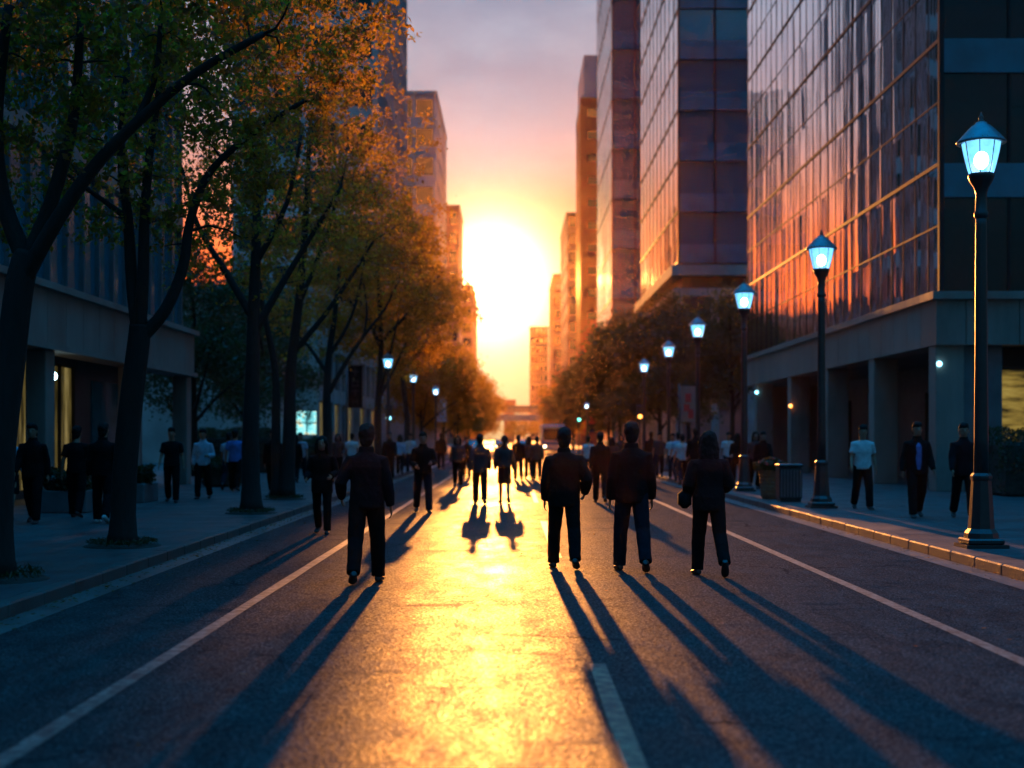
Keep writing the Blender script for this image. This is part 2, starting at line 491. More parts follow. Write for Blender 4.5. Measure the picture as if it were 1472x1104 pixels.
def skeleton(pose):
    J = {}
    lo = 10
    for s, k in ((-1,'L'), (1,'R')):
        a, kn, ab = [R(x) for x in pose['leg'+k]]
        hip = v3(s*.095, 0, .92)
        d1 = v3(s*math.sin(ab), math.sin(a), -math.cos(a)).normalized()
        knee = hip + d1*.43
        d2 = v3(s*math.sin(ab)*.4, math.sin(a-kn), -math.cos(a-kn)).normalized()
        ank = knee + d2*.42
        J[k] = dict(hip=hip, knee=knee, ank=ank)
    def foot(g, s, pit):
        fd = v3(s*.12, math.cos(pit), math.sin(pit)).normalized()
        up = v3(0, -fd.z, fd.y)
        g.update(fd=fd, up=up, heel=g['ank']-fd*.055-up*.075, toe=g['ank']+fd*.185-up*.075)
        return min(g['heel'].z, g['toe'].z)
    zl, zr = foot(J['L'], -1, 0.0), foot(J['R'], 1, 0.0)
    sup, oth, so = ('L', 'R', 1) if zl < zr else ('R', 'L', -1)
    lo = min(zl, zr)
    pit = 0.0
    while pit > -46 and foot(J[oth], so, R(pit)) > lo + .004: pit -= 1.5      # heel up until the toe meets the ground
    J['dz'] = -lo
    for s, k in ((-1,'l'), (1,'r')):
        f, b, e, inn = [R(x) for x in pose['arm'+k]]
        sh = v3(s*.176, -.005, 1.392)
        d1 = v3(s*math.sin(b), math.sin(f)*math.cos(b), -math.cos(f)*math.cos(b)).normalized()
        el = sh + d1*.285
        d2 = v3(s*(math.sin(b)*.8-math.sin(inn)), math.sin(f+e), -math.cos(f+e)).normalized()
        wr = el + d2*.25
        J['a'+k] = dict(sh=sh, el=el, wr=wr, d=d2, s=s)
    return J

def hand(mb, A, curl=.5):
    d = A['d']; s = A['s']
    side = v3(0, 1, 0) if abs(d.y) < .75 else v3(0, 0, 1)       # row of knuckles (thumb side is +side)
    side = (side - d*side.dot(d)).normalized()
    pal = d.cross(side).normalized()
    if pal.x*s > 0: pal = -pal                                # palm towards the body
    w = A['wr']
    mb.tube([w-d*.02, w+d*.03, w+d*.075, w+d*.092], [(.026,.019), (.036,.016), (.041,.015), (.036,.012)], 10, side=side)
    lens = (.066, .078, .073, .056)
    for i in range(4):
        b = w + d*.085 + side*(.030-.020*i)
        l = lens[i]; c = curl*(.8+.12*i)
        p1 = b + (d*math.cos(c*.5) + pal*math.sin(c*.5))*l*.45
        p2 = p1 + (d*math.cos(c*1.2) + pal*math.sin(c*1.2))*l*.33
        p3 = p2 + (d*math.cos(c*1.8) + pal*math.sin(c*1.8))*l*.25
        mb.tube([b-d*.015, b, p1, p2, p3], [.0100, .0098, .0092, .0085, .0070], 6)
    t0 = w + d*.025 + side*.030
    t1 = t0 + (d*.75 + side*.65 + pal*.25).normalized()*.042
    t2 = t1 + (d*.95 + side*.20 + pal*.35).normalized()*.034
    mb.tube([t0-side*.01, t0, t1, t2], [.012, .0125, .0105, .008], 6)

def arm_tube(mb, A, rs, upto=1.0, seg=12):
    sh, el, wr = A['sh'], A['el'], A['wr']
    pts = [sh + v3(-A['s']*.05, 0, .0), sh, sh.lerp(el, .45), el, el.lerp(wr, .4), wr]
    rad = rs
    if upto < 1:
        pts = [pts[0], pts[1], pts[2], sh.lerp(el, .72)]; rad = rs[:3] + [rs[3]]
    mb.tube(pts, rad, seg)

def leg_tube(mb, Lg, rs, end=1.0, seg=14):
    hip, kn, an = Lg['hip'], Lg['knee'], Lg['ank']
    an = kn.lerp(an, end)
    mb.tube([hip + v3(0,0,.06), hip, hip.lerp(kn,.5), kn, kn.lerp(an,.4), an], rs, seg)

def bighead(mb, i0=0, k=1.13):
    for i in range(i0, len(mb.v)):
        x, y, z = mb.v[i]; mb.v[i] = (x*k, y*k, 1.50+(z-1.50)*k)

def make_person_parts(pose, st, voxel):
    """st: style dict; returns list of (name, mesh, material key)"""
    J = skeleton(pose); fem = st.get('fem', False)
    k = .92 if fem else 1.0
    out = []
    # ---- body, one continuous surface
    b = MB()
    T = [(.87,.12,.09), (.92,.168,.118), (1.0,.158,.11), (1.10,.142,.098), (1.22,.158,.11), (1.32,.170,.114), (1.38,.160,.10), (1.43,.115,.078), (1.475,.07,.06)]
    b.rings([(0, 0, z, rx*k*(1.05 if fem and z < 1.02 else 1), ry) for z, rx, ry in T], 20)
    b.tube([(0,-.012,1.44), (0,0,1.50), (0,.012,1.57)], [.080,.072,.068], 14)
    hy = .018
    nh = len(b.v)
    b.ball((0, hy, 1.655), (.074, .094, .098), 18, 12)
    b.rings([(0, hy+.012, 1.53, .03, .035), (0, hy+.022, 1.545, .046, .055), (0, hy+.018, 1.58, .060, .070), (0, hy+.010, 1.63, .068, .082)], 16)
    b.tube([(0, hy+.088, 1.66), (0, hy+.100, 1.635), (0, hy+.108, 1.618), (0, hy+.09, 1.61)], [.009,.012,.016,.012], 8)
    b.ball((0, hy+.080, 1.585), (.024,.014,.010), 8, 6)
    b.ball((0, hy+.082, 1.678), (.05,.014,.010), 10, 6)
    for s in (-1, 1): b.ball((s*.076, hy-.004, 1.635), (.012,.022,.034), 8, 6)
    bighead(b, nh)
    for q in ('al', 'ar'):
        arm_tube(b, J[q], [.05, .056, .046, .038, .037, .026]); hand(b, J[q], pose.get('curl', .5))
    for q in ('L', 'R'):
        g = J[q]
        leg_tube(b, g, [.07, .085, .072, .052, .054, .036])
        b.tube([g['ank']-g['fd']*.04-g['up']*.045, g['ank']-g['up']*.04, g['ank']+g['fd']*.16-g['up']*.055], [.032,.036,.025], 10)
    out.append(('body', remesh(b, voxel, 3), 'skin'))
    # ---- eyes
    e = MB()
    for s in (-1, 1): e.ball((s*.031, hy+.083, 1.652), (.014,.009,.006), 8, 6)
    bighead(e)
    out.append(('eyes', e.mesh('eyes', None, True), 'eye'))
    # ---- upper garment
    u = MB(); hem = st.get('hem', .84); g = st.get('fat', .026)
    prof = [(hem,.172,.125), (hem+.05,.180,.130), (.98,.178,.128), (1.10,.168,.122), (1.22,.178,.130), (1.32,.186,.130), (1.37,.184,.118), (1.41,.165,.102), (1.445,.125,.088), (1.475,.088,.074)]
    prof = [p for i, p in enumerate(prof) if i < 2 or p[0] > hem+.08]
    flare = st.get('flare', 1.0)
    u.rings([(0, -.004, z, (rx-.018+g)*k*(flare if z < 1.05 else 1), (ry-.018+g)*(flare if z < 1.05 else 1)) for z, rx, ry in prof], 24)
    if st.get('collar', True):
        u.rings([(0,-.006,1.45,.088,.080), (0,-.004,1.505,.086,.082), (0,-.002,1.548,.081,.079)], 18)
    for q in ('al', 'ar'):
        if st.get('short', False): arm_tube(u, J[q], [.066+g*.3, .074+g*.3, .068+g*.3, .068+g*.3], .7)
        else: arm_tube(u, J[q], [.050+g*.3, .062+g*.4, .056+g*.6, .052+g*.6, .047+g*.6, .036+g*.4])
    out.append((st['top'][0], remesh(u, voxel, 4, st.get('wr', .008), 8, hem*10), st['top'][1]))
    if st.get('inner'):
        i_ = MB()
        i_.rings([(0, .066, .90, .066, .085), (0, .070, 1.1, .074, .09), (0, .074, 1.34, .082, .084), (0, .034, 1.45, .062, .062), (0, .012, 1.50, .064, .062)], 16)
        out.append(('shirt', remesh(i_, voxel, 2, .002), st['inner']))
    # ---- lower garment
    l = MB()
    if st.get('skirt'):
        zs = st['skirt']
        l.rings([(0,0,zs,.185,.16), (0,0,(zs+.9)/2,.185,.145), (0,0,.92,.178,.125), (0,0,1.03,.150,.108)], 24)
        out.append(('skirt', remesh(l, voxel, 3, .006, 10), st['low']))
    else:
        w = st.get('wide', 1.0)
        l.rings([(0,0,.83,.13,.10), (0,0,.88,.165,.118), (0,0,.93,.176,.124), (0,0,1.02,.164,.114)], 22)
        for q in ('L', 'R'):
            leg_tube(l, J[q], [.088, .106, .100*w, .087*w, .083*w, .077*w], 1.03)
        out.append(('trousers', remesh(l, voxel, 4, .006, 13, 3.0), st['low']))
    # ---- shoes
    for q in ('L', 'R'):
        s_ = MB(); gg = J[q]; fd, up, an = gg['fd'], gg['up'], gg['ank']
        s_.tube([an-fd*.075-up*.035, an-fd*.04-up*.04, an+fd*.03-up*.042, an+fd*.10-up*.05, an+fd*.165-up*.056, an+fd*.20-up*.060],
                [(.034,.036), (.042,.038), (.046,.037), (.053,.030), (.048,.024), (.026,.016)], 12, side=fd.cross(up))
        s_.tube([an-up*.045, an+up*.02], [.042,.043], 12)
        out.append(('shoe', remesh(s_, min(voxel, .011), 2), st.get('shoe', 'shoe')))
    # ---- hair
    h = MB(); hs = st.get('hair', 'short')
    if hs == 'short':
        h.ball((0, hy-.016, 1.672), (.083,.094,.093), 18, 12)
        h.ball((0, hy-.048, 1.600), (.069,.058,.075), 14, 9)
        h.ball((0, hy+.030, 1.725), (.065,.055,.035), 12, 8)
        h.ball((0, hy+.014, 1.716), (.079,.093,.060), 16, 10)
    elif hs == 'bob':
        h.ball((0, hy-.016, 1.668), (.092,.104,.102), 18, 12)
        h.rings([(0, hy-.055, 1.42, .085, .045), (0, hy-.058, 1.46, .112, .062), (0, hy-.05, 1.53, .112, .074), (0, hy-.035, 1.60, .100, .085), (0, hy-.022, 1.67, .090, .095)], 18)
        for s in (-1, 1):
            h.tube([(s*.07, hy+.02, 1.70), (s*.087, hy+.022, 1.62), (s*.090, hy+.015, 1.53), (s*.085, hy+.005, 1.46)], [.022,.028,.030,.020], 9)
    elif hs == 'bun':
        h.ball((0, hy-.016, 1.670), (.084,.096,.095), 18, 12)
        h.tube([(0, hy-.10, 1.68), (0, hy-.13, 1.62), (0, hy-.12, 1.52), (0, hy-.11, 1.44)], [.03,.036,.03,.014], 10)
    bighead(h)
    if hs != 'bald':
        out.append(('hair', remesh(h, min(voxel, .011), 2, .009, 22), 'hair'))
    dz = J['dz']
    for n, me, mk in out:
        me.transform(Matrix.Translation((0, 0, dz)))
    top = 1.789 + dz
    return out, top

PROTO = {}
def person(proto, loc, rz, H, label, group=None, mats=None):
    parts, top = PROTO[proto]
    r = thing('person', label, 'person', loc, rz, group)
    s = H/top; r.scale = (s, s, s)
    for n, me, mk in parts:
        o = bpy.data.objects.new(n, me); COL.objects.link(o); o.parent = r
        if not me.materials: me.materials.append(M[mk])
        key = (mats or {}).get(n, mk)
        o.material_slots[0].link = 'OBJECT'; o.material_slots[0].material = M[key]
    return r

HANG = (4, 9, 12, 2)
def pose(lL=(14,6,2), lR=(-15,18,2), al=HANG, ar=HANG, curl=.6):
    return dict(legL=lL, legR=lR, arml=al, armr=ar, curl=curl)
NEAR, MID, FARV = .0095, .014, .02
PROTO['lead_man'] = make_person_parts(pose((-15,19,3), (13,5,3), (-14,23,62,18), (-2,12,16,2)), dict(top=('jacket','navy'), low='black', hem=.85, fat=.030, wide=1.02), NEAR)
PROTO['elbow_man'] = make_person_parts(pose((10,4,4), (-14,17,4), (2,10,14,3), (-10,24,58,26)), dict(top=('jacket','black'), low='black', hem=.79, fat=.046, flare=1.0, wide=.98), NEAR)
PROTO['hang_man'] = make_person_parts(pose((11,4,4), (-14,19,4), (-3,11,16,3), (0,10,16,3)), dict(top=('jacket','black'), low='jeans', hem=.83, fat=.036, wide=1.0), NEAR)
PROTO['bob_woman'] = make_person_parts(pose((9,4,3), (-16,25,3), (-4,18,52,20), (-4,17,78,30)), dict(top=('jacket','char'), low='black', hem=.80, fat=.040, fem=True, hair='bob', flare=1.10, shoe='shoe', wide=.98), NEAR)
PROTO['bent_woman'] = make_person_parts(pose((10,6,2), (-10,18,2), (-6,16,80,24), (-4,14,70,10)), dict(top=('tunic','black'), low='black', hem=.74, fat=.034, fem=True, hair='bob', flare=1.12, wide=.9), MID)
PROTO['phone_man'] = make_person_parts(pose((14,6,3), (-12,22,3), (0,16,88,34), (2,14,70,30)), dict(top=('jacket','black'), low='jeans', hem=.85, fat=.034), MID)
PROTO['walk_man'] = make_person_parts(pose((15,6,2), (-15,18,2), (-16,9,14,2), (16,9,18,2)), dict(top=('jacket','char'), low='black', hem=.80, fat=.036), MID)
PROTO['tee_man'] = make_person_parts(pose((13,6,2), (-10,20,2), (-8,14,18,2), (8,14,22,4)), dict(top=('tshirt','white'), low='black', hem=.86, fat=.030, short=True, collar=False, shoe='shoe'), MID)
PROTO['suit_man'] = make_person_parts(pose((-10,24,2), (13,6,2), (8,12,26,4), (-4,13,20,2)), dict(top=('jacket','black'), low='black', hem=.80, fat=.034, inner='blue'), MID)
PROTO['shirt_man'] = make_person_parts(pose((-8,20,2), (12,6,2), (4,16,84,30), (-4,10,14,2)), dict(top=('shirt','lblue'), low='black', hem=.86, fat=.030), MID)
PROTO['skirt_woman'] = make_person_parts(pose((12,6,0), (-10,24,0), (-4,12,40,10), (2,12,30,6)), dict(top=('top','grey'), low='black', hem=.95, fat=.030, fem=True, hair='bun', skirt=.52), MID)
PROTO['far_man'] = make_person_parts(pose((16,6,2), (-16,20,2), (14,9,16,2), (-14,9,14,2)), dict(top=('jacket','black'), low='black', hem=.82, fat=.034), FARV)
PROTO['far_tee'] = make_person_parts(pose((-14,30,2), (14,6,2), (10,12,20,2), (-10,12,24,2)), dict(top=('tshirt','white'), low='jeans', hem=.87, fat=.03, short=True, collar=False), FARV)
PROTO['far_woman'] = make_person_parts(pose((13,6,1), (-13,28,1), (4,12,60,14), (-8,10,20,4)), dict(top=('blouse','grey'), low='black', hem=.86, fat=.03, fem=True, hair='bob'), FARV)

G_ROAD = 'people walking in the roadway'
G_L = 'people on the left pavement'
G_R = 'people on the right pavement'
AWAY, TOWARD = 0.0, math.pi
def put(proto, px, py, rz, H, label, group, h=0.0, mats=None):
    x, y = ground(px, py, h)
    return person(proto, (x, y, h+.004), rz, H, label, group, mats)

put('lead_man', 527, 838, AWAY+.05, 1.79, 'man in dark suit jacket walking away alone left of the golden glare', G_ROAD)
put('elbow_man', 811, 817, AWAY-.03, 1.76, 'man in bulky black jacket with right elbow bent, walking away beside the centre dashes', G_ROAD)
put('hang_man', 908, 821, AWAY, 1.83, 'tallest man in the middle of the three walking abreast, both arms hanging', G_ROAD)
P4 = put('bob_woman', 1019, 827, AWAY+.03, 1.72, 'woman with shoulder length dark hair walking away at the right of the road', G_ROAD)
put('bent_woman', 463, 767, TOWARD-.05, 1.67, 'woman in long black tunic facing the camera near the left kerb', G_ROAD)
put('phone_man', 608, 737, TOWARD+.12, 1.76, 'man in black top and jeans facing the camera with both forearms raised', G_ROAD)
put('walk_man', 690, 724, AWAY, 1.72, 'man in grey jacket walking away at the left edge of the sun glare', G_ROAD, mats={'jacket':'grey'})
put('skirt_woman', 725, 723, AWAY+.04, 1.70, 'woman in short dark skirt walking away in the middle of the sun glare', G_ROAD)
put('far_woman', 658, 700, TOWARD, 1.70, 'small figure in loose grey top left of the grey jacketed man on the road', G_ROAD)
put('walk_man', 863, 722, AWAY-.06, 1.78, 'man in plain black walking away just behind the gap of the three abreast', G_ROAD, mats={'jacket':'black'})
far_road = [('far_man',745,690,AWAY,1.74,'distant figure in black directly right of the skirted woman'),
 ('far_woman',760,688,AWAY,1.70,'distant long haired figure in black second to the right of the skirted woman'),
 ('far_man',772,690,AWAY,1.68,'distant grey clad figure close left of the bulky jacketed man'),
 ('far_tee',846,690,AWAY,1.70,'distant figure in white top right of the bulky jacketed man'),
 ('far_man',671,686,TOWARD,1.66,'distant dark figure between loose top and grey jacket figures'),
 ('far_woman',880,694,AWAY,1.66,'distant woman in grey blouse on the road directly left of the tallest man')]
for i, (p, px, py, rz, H, lab) in enumerate(far_road):
    mm = {}
    if i == 2: mm = {'jacket':'grey', 'blouse':'lblue'}
    put(p, px, py, rz, H, lab, G_ROAD, 0, mm)

lp = [('skirt_woman',14,748,AWAY,1.66,'woman in pale top and long dark skirt at the left edge of the frame',{'top':'lblue','skirt':'navy'}),
 ('walk_man',47,752,TOWARD,1.76,'man in black facing the camera beside the pale topped woman',{'jacket':'black'}),
 ('tee_man',110,744,AWAY,1.73,'man in black short sleeved top in front of the lit shop window',{'tshirt':'black'}),
 ('hang_man',148,752,AWAY,1.77,'broad man in black just left of the near tree trunk',{'trousers':'black','shoe':'shoe_w'}),
 ('tee_man',247,722,TOWARD+.1,1.74,'man in black t-shirt facing the camera before the podium corner column',{'tshirt':'char'}),
 ('shirt_man',292,717,TOWARD,1.72,'man in pale blue shirt with a raised forearm right of the podium corner',{}),
 ('tee_man',338,706,AWAY,1.74,'man in blue shirt walking away beside the hedge',{'tshirt':'blue'}),
 ('far_tee',329,704,AWAY,1.66,'person in pale top half hidden behind the blue shirted man',{'tshirt':'lblue'}),
 ('far_man',393,712,TOWARD,1.72,'man in dark jacket close by the double tree trunks',{}),
 ('far_tee',432,692,TOWARD,1.68,'distant person in pale blue top behind the double trunks',{'tshirt':'lblue'}),
 ('far_woman',424,694,AWAY,1.64,'distant woman in dark blouse behind the double trunks',{'blouse':'black'}),
 ('far_woman',486,690,TOWARD,1.66,'distant woman in grey blouse behind the near dark suited man',{}),
 ('far_tee',506,688,AWAY,1.68,'distant person in pale top left of the near dark suited man head',{}),
 ('far_man',560,690,TOWARD,1.72,'distant dark figure just right of the near dark suited man',{}),
 ('far_woman',575,682,AWAY,1.64,'distant pale bloused figure under the first left globe lamps',{'blouse':'lblue'}),
 ('far_tee',590,680,TOWARD,1.68,'distant white topped figure left of the jeans man',{}),
 ('far_man',634,675,AWAY,1.72,'distant dark figure on pavement right of the jeans man',{})]
for p, px, py, rz, H, lab, mm in lp: put(p, px, py, rz, H, lab, G_L, PAVE, mm)

rp = [('tee_man',1240,732,TOWARD,1.77,'man in white t-shirt and black trousers on the right pavement',{}),
 ('suit_man',1318,744,TOWARD,1.80,'man in open black jacket over bright blue shirt on the right pavement',{}),
 ('walk_man',1385,745,TOWARD-.1,1.78,'man in black jacket nearest the largest street lamp',{'jacket':'navy'}),
 ('far_tee',975,692,AWAY,1.70,'distant man in pale shirt leaning forward left of the woman with dark bob',{'tshirt':'lblue'}),
 ('far_tee',967,688,TOWARD,1.66,'distant person in white top, one of a pair left of the woman with dark bob',{}),
 ('far_man',1000,698,AWAY,1.80,'dark jacketed man seen over the left shoulder of the woman with dark bob',{}),
 ('far_tee',981,697,AWAY,1.62,'distant person in white t-shirt bending by the kerb',{}),
 ('far_woman',1086,702,TOWARD,1.70,'woman in grey blouse beside the third street lamp',{}),
 ('far_man',1097,704,TOWARD,1.68,'man in dark jacket between third lamp and flower planter',{}),
 ('far_woman',1060,694,AWAY,1.66,'distant woman in dark blouse left of the third street lamp',{'blouse':'black'}),
 ('far_tee',948,686,TOWARD,1.70,'distant pale topped person at the kerb bend right of the tallest man',{'tshirt':'grey'}),
 ('far_man',936,684,AWAY,1.74,'distant dark figure right beside the tallest man shoulder',{}),
 ('far_tee',1047,690,TOWARD,1.70,'distant white topped person just right of the woman with dark bob',{}),
 ('far_woman',893,682,TOWARD,1.66,'distant woman in grey between black clad man and tallest man',{})]
for p, px, py, rz, H, lab, mm in rp: put(p, px, py, rz, H, lab, G_R, PAVE, mm)

# handbag of the woman at the right
def handbag():
    x, y = ground(1019, 827)
    x -= .285; y += .06
    r = thing('handbag', 'dark rounded handbag held at the left side of the woman with dark bob', 'bag', (x, y, .90))
    b = MB()
    b.bevel_box(x-.075, x+.075, y-.13, y+.13, .80, 1.02, .05)
    b.build('bag_body', M['black'], r, True)
    t = MB(); t.tube([(x, y-.09, 1.01), (x, y-.07, 1.12), (x, y, 1.17), (x, y+.07, 1.12), (x, y+.09, 1.01)], .011, 6)
    t.build('handle', M['black'], r, True)
handbag()

# ================================================================== GROUND
tag(MB().quad((-900,-60,-.03), (900,-60,-.03), (900,1000,-.03), (-900,1000,-.03)).build('ground', M['ground']), kind='structure')
KL, KR = -4.6, 5.85
tag(MB().quad((KL,-40,0), (KR,-40,0), (KR,620,0), (KL,620,0)).build('road', M['asphalt']), kind='structure')
def pavement(x0, x1, name):
    tag(MB().box(x0, x1, -40, 620, -.02, PAVE).build(name, M['paving']), kind='structure')
pavement(-60, KL-.18, 'pavement'); pavement(KR+.18, 60, 'pavement')
for x0, x1 in ((KL-.178, KL), (KR, KR+.178)):
    b = MB()
    y = -20.0
    while y < 260:
        L_ = 1.0 if y < 90 else 4.0
        dz = random.uniform(-.004, .004)
        b.bevel_box(x0+random.uniform(0,.004), x1-random.uniform(0,.004), y+.005, y+L_-.005, -.02, PAVE+.008+dz, .018)
        y += L_
    tag(b.build('kerb', M['kerb']), kind='structure')
for x0, x1 in ((KL, KL+.32), (KR-.32, KR)):
    tag(MB().quad((x0,-40,.004), (x1,-40,.004), (x1,620,.004), (x0,620,.004)).build('gutter', M['gutter']), kind='structure')
b = MB()
def mark(x, y0, y1, w):
    n = max(1, int((y1-y0)/1.5))
    pr = None
    for i in range(n+1):
        y = y0+(y1-y0)*i/n
        jl, jr = x-w/2+random.uniform(-.006,.006), x+w/2+random.uniform(-.006,.006)
        if pr: b.quad((pr[0],pr[2],.005), (pr[1],pr[2],.005), (jr,y,.005), (jl,y,.005))
        pr = (jl, jr, y)
mark(-2.6, -6, 150, .125)
mark(3.75, -6, 160, .13)
yy = 2.3
tag(b.build('lane_markings', M['paint']), kind='structure')
b = MB(); mark(.62, 2.0, 10.35, .12)
for y0 in (19.5, 36, 52.5, 69, 85.5, 102): mark(.62, y0, y0+8.5, .12)
tag(b.build('lane_markings', M['paint_gold_light']), kind='structure')

# fallen leaves in the left gutter and on the road
rng = np.random.default_rng(3)
n = 1500
pos = np.stack([KL + np.abs(rng.normal(0, .22, n)) + .03, rng.uniform(6, 75, n), np.full(n, .014)], 1)
p2 = np.stack([rng.uniform(KL, KR, 90), rng.uniform(6, 60, 90), np.full(90, .012)], 1)
p3 = np.stack([KR - np.abs(rng.normal(0, .12, 500)) - .02, rng.uniform(10, 75, 500), np.full(500, .014)], 1)
pos = np.concatenate([pos, p2, p3])
me = leaf_mesh('fallen_leaves', pos, .06, rng)
co = np.empty(len(me.vertices)*3, np.float32); me.vertices.foreach_get('co', co); co = co.reshape(-1,3)
base = np.repeat(pos[:,2], 4); co[:,2] = base + (co[:,2]-base)*.3 + .006; co[:,2] = np.maximum(co[:,2], .007)
me.vertices.foreach_set('co', co.reshape(-1)); me.update()
tag(obj('fallen_leaves', me, M['litter']), 'small dry leaves scattered along the gutters', 'leaves', kind='stuff')

# ================================================================== STREET LAMPS
def make_lamp(loc, label, group, scale=1.0):
    r = thing('street_lamp', label, 'street lamp', loc, 0, group)
    b = MB()
    b.box(-.29,.29,-.29,.29, 0, .05); b.bevel_box(-.25,.25,-.25,.25,.05,.13,.02)
    b.lathe([(.235,.12),(.225,.20),(.18,.26),(.165,.45),(.15,.70),(.135,.92),(.15,.95),(.15,.99),(.12,1.03)], seg=8, ang=R(22.5))
    b.build('base', M['iron'], r, False, True)
    p = MB()
    p.lathe([(.105,1.02),(.098,1.5),(.088,2.6),(.078,4.45),(.072,4.62)], seg=12)
    p.lathe([(.072,4.55),(.098,4.58),(.098,4.63),(.08,4.66),(.076,4.90),(.10,4.98),(.15,5.06),(.175,5.12),(.178,5.16),(.165,5.175)], seg=16)
    p.build('pole', M['iron'], r, True, True)
    g = MB()
    g.lathe([(.160,5.165),(.185,5.24),(.215,5.36),(.245,5.50),(.262,5.60)], seg=8, ang=R(22.5))
    g.build('lantern_glass', M['lamp_glass'], r, False, True)
    rb = MB()
    for k in range(8):
        a = 2*math.pi*k/8 + R(22.5); c, s = math.cos(a), math.sin(a)
        rb.tube([(.166*c,.166*s,5.165),(.191*c,.191*s,5.24),(.221*c,.221*s,5.36),(.251*c,.251*s,5.50),(.268*c,.268*s,5.60)], .007, 5)
    rb.build('lantern_rib', M['iron'], r, False, True)
    bl = MB(); bl.ball((0,0,5.36), (.10,.10,.125)); bl.build('bulb', M['lamp_bulb'], r, True, True)
    c = MB()
    c.lathe([(.262,5.600),(.335,5.592),(.338,5.612),(.315,5.635),(.26,5.70),(.19,5.775),(.13,5.835),(.085,5.86),(.075,5.885)], seg=24)
    c.build('lantern_cap', M['lampcap'], r, True, True)
    f = MB(); f.lathe([(.05,5.88),(.045,5.91),(.03,5.92),(.038,5.945),(.03,5.97),(.012,6.0),(.006,6.03)], seg=12)
    f.build('finial', M['iron'], r, True, True)
    r.scale = (scale,)*3
    return r
RL = [(6.50,19.7,'largest lit street lamp at the right edge with its iron base in full view'),
      (6.70,30.8,'lit street lamp before the mirrored facade, right of the flower planter'),
      (6.58,40.3,'lit street lamp directly left of the flower planter, at the end of the mirrored facade'),
      (6.75,51.7,'lit street lamp rising over the head of the woman with dark bob'),
      (7.07,64.2,'lit street lamp before dark trees, second to the left of the bobbed woman'),
      (7.33,78.9,'lit street lamp above the head of the tallest man, smallest lantern still clear')]
lampR = None
for i, (x, y, lab) in enumerate(RL):
    if lampR is None: lampR = make_lamp((x, y, PAVE), lab, 'street lamps on the right pavement')
    else:
        o = copy_tree(lampR); o.location = (x, y, PAVE); tag(o, lab)
LLp = [(-5.2,59.7,'nearest lit lamp of the left row, right of the thin open branched tree'),
       (-5.2,75.0,'lit lamp on the left pavement, second of the receding left row'),
       (-5.2,97.0,'lit lamp on the left pavement above the jeans man, third of the receding left row'),
       (-5.2,128.0,'small lit lamp beside the hanging white banner on the left'),
       (-5.2,155.0,'tiny lit lamp before the far left trees, left of two'),
       (-4.9,190.0,'tiny lit lamp before the far left trees, the farthest seen')]
for x, y, lab in LLp:
    o = copy_tree(lampR); o.location = (x, y, PAVE); tag(o, lab, None, 'street lamps on the left pavement'); o.scale = (.84, .84, .86)
for x, y, lab in ((6.4,122.0,'distant lit lamp at the foot of the far right trees, left of a close pair'), (7.2,134.0,'distant lit lamp at the foot of the far right trees, right of a close pair')):
    o = copy_tree(lampR); o.location = (x, y, PAVE); tag(o, lab); o.scale = (.78, .78, .78)

# ================================================================== TREES
def blob_points(blobs, n, rng):
    vol = np.array([b[1][0]*b[1][1]*b[1][2] for b in blobs]); vol = vol/vol.sum()
    out = []
    for (c, r), q in zip(blobs, vol):
        k = max(2, int(round(n*q)))
        d = rng.normal(size=(k,3)); d /= np.linalg.norm(d, axis=1)[:,None]
        rr = rng.uniform(.18, 1, size=(k,1))**.42
        out.append(np.array(c) + d*rr*np.array(r))
    return np.concatenate(out)

